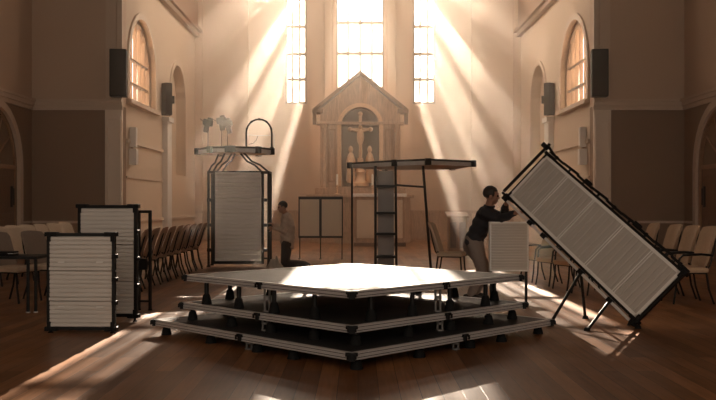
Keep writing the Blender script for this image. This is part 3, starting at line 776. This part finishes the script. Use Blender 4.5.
# ------------------------------------------------------------------ two-leaf display board
t = thing('display_board', 'two-leaf cream display board in black frame on thin legs left of centre', 'display board', at(320.5, 21.0))
k = 21/F
zt_ = CH+(205-196.5)*k; zb_ = CH+(205-238)*k
for sx, wd in ((-1, 22), (1, 22.5)):
    x0_ = 0 if sx > 0 else -wd*k; x1_ = wd*k if sx > 0 else 0
    MB().bb((x0_+.03, -.012, zb_+.03), (x1_-.03, .012, zt_-.03)).build('board', 'paper', t)
    f = MB(); f.bb((x0_, -.025, zb_), (x0_+.03, .025, zt_), .003); f.bb((x1_-.03, -.025, zb_), (x1_, .025, zt_), .003); f.bb((x0_, -.025, zb_), (x1_, .025, zb_+.05), .003); f.bb((x0_, -.03, zt_-.07), (x1_, .03, zt_), .003)
    f.build('frame', 'black', t)
for x_ in (-.5, 0, .52):
    MB().tube((x_, .0, .02), (x_, 0, zb_+.02), .014).build('leg', 'black', t); MB().bb((x_-.02, -.2, 0), (x_+.02, .2, .02)).build('foot', 'black', t)

# ------------------------------------------------------------------ chairs
def make_chair(name, label, fab, arms=False, H=.94, frame='black', w=.46, curved=.05):
    """faces +X ; origin on the floor under the seat"""
    t = thing(name, label, 'chair')
    s = MB().box((.0, 0, .445), (.46, w, .075), None, .03); s.build('seat', fab, t, True)
    # backrest: curved cushion leaning back
    b = MB(); n = 8; nz = 7; z0 = .47; th = .055
    g0 = []; g1 = []
    for i in range(nz+1):
        v = i/nz; z = z0+(H-z0)*v; x = -.205-.15*v-.02*v*v
        ww = w*(.5-.035*(1-v)-(.05 if i == nz else 0)-(.02 if i == 0 else 0))
        r0 = []; r1 = []
        for j in range(n+1):
            u = j/n*2-1; xx = x-curved*(1-u*u)+curved*.6; tt = th*(.5 if i in (0, nz) else 1)*(.6 if j in (0, n) else 1)
            zz = z-(.02*u*u if i == nz else 0)
            r0.append(b.bm.verts.new((xx+tt/2, u*ww, zz))); r1.append(b.bm.verts.new((xx-tt/2, u*ww, zz)))
        g0.append(r0); g1.append(r1)
    for i in range(nz):
        for j in range(n):
            b.bm.faces.new((g0[i][j], g0[i][j+1], g0[i+1][j+1], g0[i+1][j])); b.bm.faces.new((g1[i][j], g1[i+1][j], g1[i+1][j+1], g1[i][j+1]))
        for j in (0, n): b.bm.faces.new((g0[i][j], g0[i+1][j], g1[i+1][j], g1[i][j]))
    for i in (0, nz):
        for j in range(n): b.bm.faces.new((g0[i][j], g0[i][j+1], g1[i][j+1], g1[i][j]))
    b.build('backrest', fab, t, True, 60)
    for sy in (-1, 1):
        y = sy*(w/2-.02)
        MB().path([(.19, y, .42), (.205, y, .2), (.24, y*1.03, 0)], .014).build('leg', frame, t, True)
        MB().path([(-.20, y, .50), (-.20, y, .40), (-.23, y, .2), (-.30, y*1.03, 0)], .014).build('leg', frame, t, True)
        MB().path([(-.19, y, .42), (-.245, y, .50), (-.30, y, .70), (-.34, y*.9, H-.10)], .011).build('back_frame', frame, t, True)
        if arms: MB().path([(.19, y*1.08, .42), (.17, y*1.14, .60), (.12, y*1.14, .645), (-.12, y*1.12, .655), (-.27, y*1.02, .64)], .016).build('armrest', frame, t, True)
    f = MB()
    for sy in (-1, 1): f.bar((-.2, sy*(w/2-.02), .405), (.2, sy*(w/2-.02), .405), .02)
    f.bar((-.2, -w/2+.02, .405), (-.2, w/2-.02, .405), .02); f.bar((.19, -w/2+.02, .405), (.19, w/2-.02, .405), .02)
    f.build('seat_frame', frame, t)
    return t
ordw = ['nearest', 'second', 'third', 'fourth', 'fifth', 'sixth', 'seventh', 'eighth', 'ninth']
# row A : beyond the left panels, backs towards the aisle
p0 = make_chair('chair', 'x', 'fab_brown')
Ys = [13.2+.58*i for i in range(9)]
for i, y in enumerate(Ys):
    lab = 'brown upholstered chair, %s from the camera in the row left of the panel tower' % ordw[i]
    if i == 0: c = p0; c.location = (-3.56, y, 0); c.rotation_euler = (0, 0, PI+R(8)); c['label'] = lab; c['group'] = 'brown chairs in the left aisle row'
    else: c = dup(p0, (-3.56+.008*i, y, 0), PI+R(8+random.uniform(-3, 3)), lab, 'brown chairs in the left aisle row')
# row B : by the left wall facing the aisle
pB = make_chair('chair', 'x', 'fab_cream')
for i in range(7):
    y = 14.1+.66*i; lab = 'cream chair, %s from the camera in the row along the left wall' % ordw[i]
    if i == 0: c = pB; c.location = (-5.85, y, 0); c.rotation_euler = (0, 0, R(-12)); c['label'] = lab; c['group'] = 'cream chairs along the left wall'
    else: c = dup(pB, (-5.85+.01*i, y, 0), R(-12+random.uniform(-4, 4)), lab, 'cream chairs along the left wall')
# two taupe chairs near the side table
pC = make_chair('armless_chair', 'taupe chair with cream seat behind the black side table, left one of two', 'fab_grey')
for ch in pC.children:
    if ch.name.startswith('seat') and 'frame' not in ch.name: ch.data.materials[0] = M['fab_cream']
pC.name = 'chair'
pC.location = (-4.60, 11.7, 0); pC.rotation_euler = (0, 0, R(-20)); pC['group'] = 'taupe chairs behind the side table'
c = dup(pC, (-4.28, 12.15, 0), R(-20), 'taupe chair with cream seat between the side table and the left panels', 'taupe chairs behind the side table')
# right row along the wall
pD = make_chair('armchair', 'x', 'fab_tan', arms=True, H=1.02, w=.45)
for i, (X, y, rz) in enumerate(((4.36, 11.60, -178), (4.36, 12.20, -178), (4.36, 12.85, -178), (4.36, 13.8, -180))):
    lab = 'tan armchair with black frame, %s from the camera in the right wall row' % ordw[i]
    if i == 0: c = pD; c.location = (X, y, 0); c.rotation_euler = (0, 0, R(rz)); c['label'] = lab; c['group'] = 'tan armchairs by the right wall'
    else: c = dup(pD, (X, y, 0), R(rz), lab, 'tan armchairs by the right wall')
# chairs behind the leaning panel
for i, (X, y) in enumerate(((3.42, 12.7), (3.30, 13.4), (3.18, 14.1), (3.05, 14.8))):
    lab = 'tan armchair half hidden behind the leaning panel, %s from the camera' % ordw[i]
    dup(pD, (X, y, 0), R(-160), lab, 'tan armchairs behind the leaning panel', .93)
# lone chair behind the stage
pE = make_chair('chair', 'lone cream chair behind the stage, turned towards the man in charcoal', 'fab_cream', H=1.0)
pE.location = (1.63, 15.2, 0); pE.rotation_euler = (0, 0, R(-15))

# ------------------------------------------------------------------ wall fittings
def speaker(loc_, size, rz, label, back):
    w, d, h = size
    t = thing('wall_speaker', label, 'speaker', loc_, rz)
    MB().bb((-w/2, -d/2, 0), (w/2, d/2, h), .015).build('cabinet', 'black_pl', t)
    MB().bb((-w/2+.02, -d/2-.012, .03), (w/2-.02, -d/2+.001, h-.03), .006).build('grille', 'grille', t)
    b = MB(); b.bb((-.04, d/2-.01, h*.45), (.04, d/2+back, h*.55)); b.bb((-.08, d/2+back-.02, h*.38), (.08, d/2+back, h*.62), .004); b.build('bracket', 'black', t)
    return t
speaker((-5.93, 21.55, 3.98), (.40, .34, 1.16), R(8), 'large black speaker at the chancel corner, left side', .20)
speaker((5.98, 21.55, 3.98), (.40, .34, 1.16), R(-8), 'large black speaker at the chancel corner, right side', .20)
speaker((-5.80, 26.40, 4.02), (.25, .22, .98), R(-40), 'smaller dark speaker between the arches of the left chancel wall', .12)
speaker((5.80, 26.40, 4.02), (.25, .22, .98), R(40), 'smaller dark speaker between the arches of the right chancel wall', .12)
for sx, side in ((-1, 'left'), (1, 'right')):
    t = thing('wall_sconce', 'tall white wall sconce below the arched window, %s side' % side, 'wall lamp', (sx*(XN-.10), 22.75, 2.35))
    MB().bb((-.10, -.11, 0), (.10, .11, .42), .015).build('lower_shade', 'sheet_edge', t)
    MB().bb((-.085, -.09, .46), (.085, .09, .98), .015).build('upper_shade', 'sheet_edge', t)
    MB().bb((sx*.04-.03, -.05, .40), (sx*.04+.03, .05, .48)).build('bracket', 'trim_dark', t)

# crumpled cloth beside the kneeling man
mb = MB(); random.seed(3)
n = 22; G = {}
for i in range(n+1):
    for j in range(n+1):
        u = i/n*2-1; v = j/n*2-1; r = math.hypot(u, v)
        z = max(0, (1-r*r))*.26*(.75+.35*math.sin(7*u+3*v)*math.cos(6*v-2*u))+.018*random.random()+.006
        G[i, j] = mb.bm.verts.new((u*.17*(1+.1*math.sin(9*v)), v*.2*(1+.12*math.sin(8*u)), max(z, .006)))
for i in range(n):
    for j in range(n): mb.bm.faces.new((G[i, j], G[i+1, j], G[i+1, j+1], G[i, j+1]))
bmesh.ops.solidify(mb.bm, geom=mb.bm.faces[:], thickness=.006)
o = mb.build('crumpled_cloth', 'cloth_white', None, True, 80); o.location = ((275-CX)*17.6/F, 17.6, .004)
tag(o, 'crumpled pale cloth on the floor in front of the kneeling man', 'cloth')

# ------------------------------------------------------------------ people
def ev(o):
    bpy.context.view_layer.update(); dg = bpy.context.evaluated_depsgraph_get()
    return bpy.data.meshes.new_from_object(o.evaluated_get(dg))
def skin_mesh(chains, sub=2, side=(0, 1, 0)):
    """closed tapered limbs; chains: lists of (name, point, radius or (wide, deep)); a chain may start at the name of an earlier joint"""
    bm = bmesh.new(); idx = {}; SG = 16; side = Vector(side)
    def rr(r): return r if isinstance(r, tuple) else (r, r)
    for ch in chains:
        prev = None
        for it in ch:
            if isinstance(it, str): prev = idx[it]; continue
            nm, p, r = it; cur = (Vector(p), rr(r))
            if nm: idx[nm] = cur
            if prev is not None:
                (p0, r0), (p1, r1) = prev, cur
                z = (p1-p0)
                if z.length > 1e-5:
                    z.normalize(); x = side-z*side.dot(z)
                    if x.length < .2: x = Vector((1, 0, 0))-z*z.x
                    x.normalize(); y = z.cross(x)
                    L_ = (p1-p0).length
                    steps = [(-.75, 0), (-.38, 0), (0, 0), (1, 1), (1+.38, 1), (1+.75, 1)]
                    rings = []
                    for q_ in range(10):
                        # rounded start cap, frustum, rounded end cap
                        if q_ < 4: a = PI/2*(1-q_/4)+.02; m_ = (r0[0]+r0[1])/2*.9; c_ = p0-z*math.sin(a)*min(m_, .09); k_ = math.cos(a); R_ = r0
                        elif q_ > 5: a = PI/2*((q_-5)/4)-.02; m_ = (r1[0]+r1[1])/2*.9; c_ = p1+z*math.sin(a)*min(m_, .09); k_ = math.cos(a); R_ = r1
                        else: c_ = p0 if q_ == 4 else p1; k_ = 1; R_ = r0 if q_ == 4 else r1
                        rings.append([bm.verts.new(c_+(x*math.cos(2*PI*i/SG)*R_[0]+y*math.sin(2*PI*i/SG)*R_[1])*max(k_, .03)) for i in range(SG)])
                    for a, b in zip(rings, rings[1:]):
                        for i in range(SG): bm.faces.new((a[i], a[(i+1) % SG], b[(i+1) % SG], b[i]))
                    bm.faces.new(rings[0][::-1]); bm.faces.new(rings[-1])
            prev = cur
    bmesh.ops.recalc_face_normals(bm, faces=bm.faces)
    me = bpy.data.meshes.new('s'); bm.to_mesh(me); bm.free()
    return me
def fuse(meshes, extra, voxel, name, m, parent, smooth=4):
    bm = bmesh.new()
    for me in meshes: bm.from_mesh(me)
    if extra: 
        tmp = bpy.data.meshes.new('t'); extra.bm.to_mesh(tmp); extra.bm.free(); bm.from_mesh(tmp)
    me = bpy.data.meshes.new(name); bm.to_mesh(me); bm.free()
    o = bpy.data.objects.new(name, me); COL.objects.link(o)
    r = o.modifiers.new('r', 'REMESH'); r.mode = 'VOXEL'; r.voxel_size = voxel; r.use_smooth_shade = True
    s = o.modifiers.new('s', 'SMOOTH'); s.iterations = smooth; s.factor = .5
    me2 = ev(o); o.modifiers.clear(); o.data = me2; me2.materials.clear(); me2.materials.append(M[m])
    for p in me2.polygons: p.use_smooth = True
    if parent: o.parent = parent
    return o

def hand_chains(w, d, palmn, curl, side, nm):
    """w wrist point, d finger direction, palmn direction the palm faces; returns chains for palm + fingers"""
    d = Vector(d).normalized(); n = Vector(palmn); n = (n-d*n.dot(d)).normalized(); s = d.cross(n)*side
    w = Vector(w); out = [[(nm, w, .026), (nm+'p', w+d*.05, (.036, .024)), (None, w+d*.088, (.036, .018))]]
    for k, (off, ln) in enumerate(((.030, .072), (.010, .080), (-.011, .074), (-.031, .058))):
        p0 = w+d*.075+s*off; pts = [(None, p0-d*.03, .010)]; dirv = d.copy(); p = p0
        for q_ in range(3):
            dirv = (Matrix.Rotation(curl*(.7+.3*q_), 3, d.cross(n)) @ dirv)
            p = p+dirv*ln*(.42, .33, .25)[q_]; pts.append((None, p, .0095-.0008*q_))
        out.append([pts[0], (None, p0, .010)]+pts[1:])
    td = (d*.6+s*.8).normalized(); p0 = w+d*.02+s*.02
    out.append([(None, p0, .012), (None, p0+td*.035, .013), (None, p0+td*.06+n*.012, .011), (None, p0+td*.075+d*.012+n*.026, .010)])
    return out

def person(label, base, J, face, shirt, trouser, tuck=.0, hairm='hair', beard=False, rollup=False, loose=1.0):
    """J: joints in local metres. face: direction the face looks"""
    t = thing('person', label, 'person', base)
    V_ = {k: Vector(v) for k, v in J.items()}
    f = Vector(face).normalized(); up = (V_['head']-V_['neck']).normalized(); up = (up+Vector((0, 0, .6))).normalized()
    f = (f-up*f.dot(up)).normalized(); r = f.cross(up)
    hc = V_['head']
    mid = lambda a, b, u=.5: V_[a].lerp(V_[b], u)
    pel = V_['pelvis']; ch = V_['chest']
    body = [[('pel', pel, (.135, .10)), ('waist', pel.lerp(ch, .45), (.125, .092)), ('ch', ch, (.150, .105)), ('up', ch.lerp(V_['neck'], .55), (.12, .085)), ('nk', V_['neck'], .056), (None, hc-up*.04, .052)]]
    for s in 'lr':
        body.append(['pel', ('hip'+s, V_['hip_'+s], .095), (None, mid('hip_'+s, 'knee_'+s, .45), .078), ('kn'+s, V_['knee_'+s], .056), (None, mid('knee_'+s, 'ankle_'+s, .3), .055), ('an'+s, V_['ankle_'+s], .036), (None, V_['toe_'+s], .034)])
        body.append(['up', ('sh'+s, V_['sh_'+s], .058), (None, mid('sh_'+s, 'el_'+s), .047), ('el'+s, V_['el_'+s], .039), (None, mid('el_'+s, 'wr_'+s, .35), .037), (None, V_['wr_'+s], .026)])
    hands = []
    for s, sd in (('l', 1), ('r', -1)):
        hd = V_['wr_'+s]-V_['el_'+s]
        hands.append(skin_mesh(hand_chains(V_['wr_'+s], V_.get('hd_'+s, hd), V_.get('pn_'+s, Vector((0, 0, -1))), R(28), sd, 'w'), 2))
    ex_ = MB()
    B = Matrix((r, f, up)).transposed()
    def hp(a, b, c): return hc+B@Vector((a, b, c))
    ex_.sphere(hp(0, -.012, .025), 1, (.076, .095, .090), B, 20, 14)
    ex_.sphere(hp(0, .022, -.035), 1, (.060, .070, .075), B, 20, 14)
    ex_.sphere(hp(0, .055, -.088), 1, (.030, .028, .022), B)
    ex_.sphere(hp(0, .096, -.022), 1, (.014, .020, .020), B)
    ex_.bar(hp(0, .084, .015), hp(0, .104, -.022), .016, .016, up=r)
    ex_.sphere(hp(0, .080, .030), 1, (.052, .016, .011), B)
    ex_.sphere(hp(0, .087, -.058), 1, (.024, .012, .008), B)
    ex_.sphere(hp(0, .086, -.068), 1, (.020, .012, .008), B)
    for s in (-1, 1):
        ex_.sphere(hp(s*.077, -.010, -.010), 1, (.010, .020, .032), B)
        ex_.sphere(hp(s*.040, .062, -.022), 1, (.022, .022, .020), B)
    bo = fuse([skin_mesh(body)]+hands, ex_, .0065, 'body', 'skin', t, 3)
    for s in (-1, 1): MB().sphere(hp(s*.030, .082, .008), .0125).build('eye', 'eye', t)
    # hair cap
    h = MB(); h.sphere(hp(0, -.020, .036), 1, (.083, .100, .092), B, 24, 16)
    for v in list(h.bm.verts):
        l = B.transposed()@(v.co-hc)
        if l.y > .045 and l.z < .062 or (l.z < -.030) or (l.y > -.01 and l.z < .0): 
            v.co = hc+B@(l*.80)
        else: v.co += Vector((random.uniform(-1, 1), random.uniform(-1, 1), random.uniform(-1, 1)))*.004
    h.build('hair', hairm, t, True, 80)
    if beard:
        bd = MB(); bd.sphere(hp(0, .034, -.075), 1, (.056, .062, .036), B); bd.build('beard', hairm, t, True)
    # shirt
    k = 1.0
    sh = [[('a', pel.lerp(ch, -.12-tuck), (.152, .112)), (None, pel.lerp(ch, .15), (.154, .118)), (None, pel.lerp(ch, .55), (.152, .118)), ('c', ch, (.172, .125)), ('u', ch.lerp(V_['neck'], .55), (.138, .10)), (None, V_['neck']-up*.015, .070)]]
    for s in 'lr':
        e = [(None, V_['el_'+s], .058), (None, mid('el_'+s, 'wr_'+s, .4), .053)]
        if not rollup: e += [(None, mid('el_'+s, 'wr_'+s, .93), .041)]
        sh.append(['u', (None, V_['sh_'+s], .076), (None, mid('sh_'+s, 'el_'+s), .065)]+e)
    sh = [[it if isinstance(it, str) or not isinstance(it[2], tuple) and loose == 1 else (it[0], it[1], (it[2][0]*loose, it[2][1]*loose*1.06) if isinstance(it[2], tuple) else it[2]*(1+(loose-1)*.7)) for it in c_] for c_ in sh]
    so = fuse([skin_mesh(sh)], None, .010, 'shirt', shirt, t, 6)
    # folds in the cloth
    for v in so.data.vertices:
        c_ = v.co; v.co += v.normal*(.006*math.sin(c_.z*55+c_.x*30)+.004*math.sin(c_.x*70-c_.z*40+c_.y*50))
    MB().path([V_['neck']+B@Vector((.066*math.cos(a), .066*math.sin(a)+.004, .012+.012*math.cos(a*1)*0)) for a in [2*PI*i/16 for i in range(16)]], .013, closed=True).build('collar', shirt, so, True)
    tr = [[('p', pel+Vector((0, 0, .02)), (.150, .118))]]
    for s in 'lr':
        tr.append(['p', (None, V_['hip_'+s], .112), (None, mid('hip_'+s, 'knee_'+s, .5), .096), (None, V_['knee_'+s], .075), (None, mid('knee_'+s, 'ankle_'+s, .4), .070), (None, mid('knee_'+s, 'ankle_'+s, .93), .056)])
    fuse([skin_mesh(tr)], None, .010, 'trousers', trouser, t, 5)
    for s in 'lr':
        a = V_['ankle_'+s]; b = V_['toe_'+s]; d = b-a
        m_ = skin_mesh([[('x', a-d*.35+Vector((0, 0, -.02)), .040), (None, a+Vector((0, 0, .0)), .048), (None, a.lerp(b, .6), .042), (None, b, .036)]])
        fuse([m_], None, .008, 'shoe', 'shoe', t, 1)
    return t, bo

# kneeling man, hands on the tower's right post
X0 = (286-CX)*18.15/F
J1 = dict(pelvis=(.03, 0, .53), chest=(.035, 0, .86), neck=(.0, 0, 1.09), head=(-.075, 0, 1.255),
          hip_l=(.02, -.10, .48), hip_r=(.02, .10, .48), knee_l=(-.03, -.11, .085), knee_r=(-.02, .13, .085),
          ankle_l=(.36, -.11, .075), ankle_r=(.38, .13, .075), toe_l=(.46, -.11, .035), toe_r=(.48, .13, .035),
          sh_l=(.02, -.17, 1.03), sh_r=(.02, .17, 1.03), el_l=(-.02, -.24, .78), el_r=(-.06, .22, .80),
          wr_l=(-.25, -.20, .82), wr_r=(-.26, .12, .88), hd_l=(-1, .1, .15), hd_r=(-1, -.1, .1), pn_l=(0, 1, 0), pn_r=(0, -1, 0))
person('dark-haired man in pale shirt and dark trousers kneeling with hands on the panel tower', (X0, 18.15, 0), J1, (-1, -.25, -.28), 'shirt_pale', 'trouser_dark', tuck=.18, loose=1.2)
# the clamp he works on
t = thing('hand_tool', 'small black clamp tool held by the kneeling man', 'tool', (X0-.33, 17.98, .86))
MB().bb((-.04, -.03, -.05), (.05, .03, .05), .012).build('jaw', 'black_pl', t); MB().tube((.03, 0, 0), (.14, 0, -.02), .014).build('handle', 'black', t)

# second man, leaning forward and steadying the leaning panel
YM = 11.62; X1_ = (478-CX)*YM/F
def lp(px, py, Y): v = P(px, py, Y); return (v.x-X1_, v.y-YM, v.z)
J2 = dict(pelvis=lp(474, 240, 11.7), chest=lp(483, 222, 11.6), neck=lp(489, 207, 11.52), head=lp(491.5, 195.5, 11.48),
          hip_l=lp(471, 246, 11.82), hip_r=lp(476, 246, 11.62), knee_l=lp(486, 268, 11.80), knee_r=lp(482, 270, 11.58),
          ankle_l=lp(475, 297, 11.9), ankle_r=lp(470, 299, 11.62), toe_l=(.08, .26, .04), toe_r=(.03, -.04, .04),
          sh_l=lp(490, 213, 11.72), sh_r=lp(486, 213, 11.36), el_l=lp(503, 217, 11.45), el_r=lp(500, 219, 11.12),
          wr_l=lp(506, 204, 11.03), wr_r=lp(515, 213, 10.82), hd_l=(.1, -.3, .5), hd_r=(.8, -.3, .1), pn_l=(1, -.2, 0), pn_r=(.4, 0, 1))
J2['ankle_l'] = (J2['ankle_l'][0], J2['ankle_l'][1], .08); J2['ankle_r'] = (J2['ankle_r'][0], J2['ankle_r'][1], .08)
J2['toe_l'] = (J2['ankle_l'][0]+.16, J2['ankle_l'][1]-.02, .04); J2['toe_r'] = (J2['ankle_r'][0]+.16, J2['ankle_r'][1]-.04, .04)
person('man in charcoal long-sleeved shirt and grey trousers leaning over to steady the tilted panel', (X1_, YM, 0), J2, (1, -.15, .05), 'shirt_dark', 'trouser_grey')

# unseen globe lamps added high in the chancel as fill light
M['globe'] = bpy.data.materials.new('fill_globe'); M['globe'].use_nodes = True
_b = M['globe'].node_tree.nodes['Principled BSDF']; _b.inputs['Base Color'].default_value = (.8, .7, .55, 1); _b.inputs['Emission Color'].default_value = (1, .74, .5, 1); _b.inputs['Emission Strength'].default_value = 12
for i, (x_, y_, z_, zc) in enumerate(((-2.9, 25.0, 9.3, 11.2), (2.9, 25.0, 9.3, 11.2), (-2.9, 29.0, 9.4, 11.2), (2.9, 29.0, 9.4, 11.2))):
    t = thing('added_fill_lamp', 'unseen fill lamp added high in the chancel roof, %s of the %s pair' % (('left', 'right')[i % 2], ('near', 'far')[i//2]), 'lamp', (x_, y_, z_), 0, 'added fill lamps in the chancel roof')
    MB().sphere((0, 0, 0), .22).build('globe', 'globe', t, True)
    MB().tube((0, 0, .2), (0, 0, zc-z_), .02).build('chain', 'black', t); MB().tube((0, 0, .18), (0, 0, .26), .1, .05).build('cap', 'black', t)
    ld = bpy.data.lights.new('fill_light', 'POINT'); ld.energy = 230; ld.color = (1, .84, .68); ld.shadow_soft_size = .22
    lo = bpy.data.objects.new('fill_light', ld); COL.objects.link(lo); lo.location = (0, 0, -.26); lo.parent = t

# ------------------------------------------------------------------ haze
for y0, y1, dens, lab in ((12.55, 19.0, .0065, 'thin dusty haze over the middle of the hall behind the stage'), (19.01, YB+1.2, .0150, 'dense sunlit haze filling the far chancel below the tall windows')):
    o = MB().bb((-XT-1, y0, -.4), (XT+1, y1, 15.8)).build('haze', 'trim')
    hm = bpy.data.materials.new('dusty_air'); hm.use_nodes = True; nt = hm.node_tree; nt.nodes.remove(nt.nodes['Principled BSDF'])
    vs = nt.nodes.new('ShaderNodeVolumeScatter'); vs.inputs['Color'].default_value = (1, .93, .83, 1); vs.inputs['Density'].default_value = dens; vs.inputs['Anisotropy'].default_value = .68
    nt.links.new(vs.outputs[0], nt.nodes['Material Output'].inputs['Volume'])
    o.data.materials.clear(); o.data.materials.append(hm)
    tag(o, lab, 'haze', kind='stuff')

# ------------------------------------------------------------------ light
EL = 19.0
sd = bpy.data.lights.new('sun', 'SUN'); sd.energy = 62; sd.angle = R(.3); sd.color = (1, .81, .62)
so = bpy.data.objects.new('sun', sd); COL.objects.link(so); so.location = (0, 60, 20)
dirv = Vector((.003, -math.cos(R(EL)), -math.sin(R(EL)))); so.rotation_euler = dirv.to_track_quat('-Z', 'Y').to_euler()

w = bpy.data.worlds.new('sky'); sc.world = w; w.use_nodes = True; nt = w.node_tree; N = nt.nodes; L = nt.links
bg = N['Background']; tc = N.new('ShaderNodeTexCoord'); dp = N.new('ShaderNodeVectorMath'); dp.operation = 'DOT_PRODUCT'
dp.inputs[1].default_value = (0, 1, 0); L.new(tc.outputs['Generated'], dp.inputs[0])
cr = N.new('ShaderNodeValToRGB'); mrg = N.new('ShaderNodeMapRange'); mrg.inputs['From Min'].default_value = -1; L.new(dp.outputs['Value'], mrg.inputs['Value'])
L.new(mrg.outputs['Result'], cr.inputs['Fac'])
e = cr.color_ramp.elements; e[0].position = 0; e[0].color = (.36, .30, .245, 1); e[1].position = 1; e[1].color = (1, .93, .82, 1)
k = e.new(.36); k.color = (.36, .30, .245, 1); k = e.new(.47); k.color = (1, .82, .64, 1); k = e.new(.9); k.color = (1, .93, .82, 1)
L.new(cr.outputs['Color'], bg.inputs['Color']); bg.inputs['Strength'].default_value = 3.0

# ------------------------------------------------------------------ camera
cd = bpy.data.cameras.new('camera'); cd.sensor_width = 36; cd.lens = F/716*36; cd.shift_y = 5/716; cd.clip_end = 200
co = bpy.data.objects.new('camera', cd); COL.objects.link(co); co.location = (0, 0, CH); co.rotation_euler = (PI/2, 0, 0); sc.camera = co
sc.view_settings.view_transform = 'Standard'; sc.view_settings.look = 'None'; sc.view_settings.gamma = 1; sc.view_settings.exposure = 0
sc.view_settings.use_curve_mapping = False
sc.cycles.use_denoising = True
sc.cycles.max_bounces = 8; sc.cycles.volume_bounces = 1; sc.cycles.transparent_max_bounces = 12
sc.cycles.sample_clamp_indirect = 6
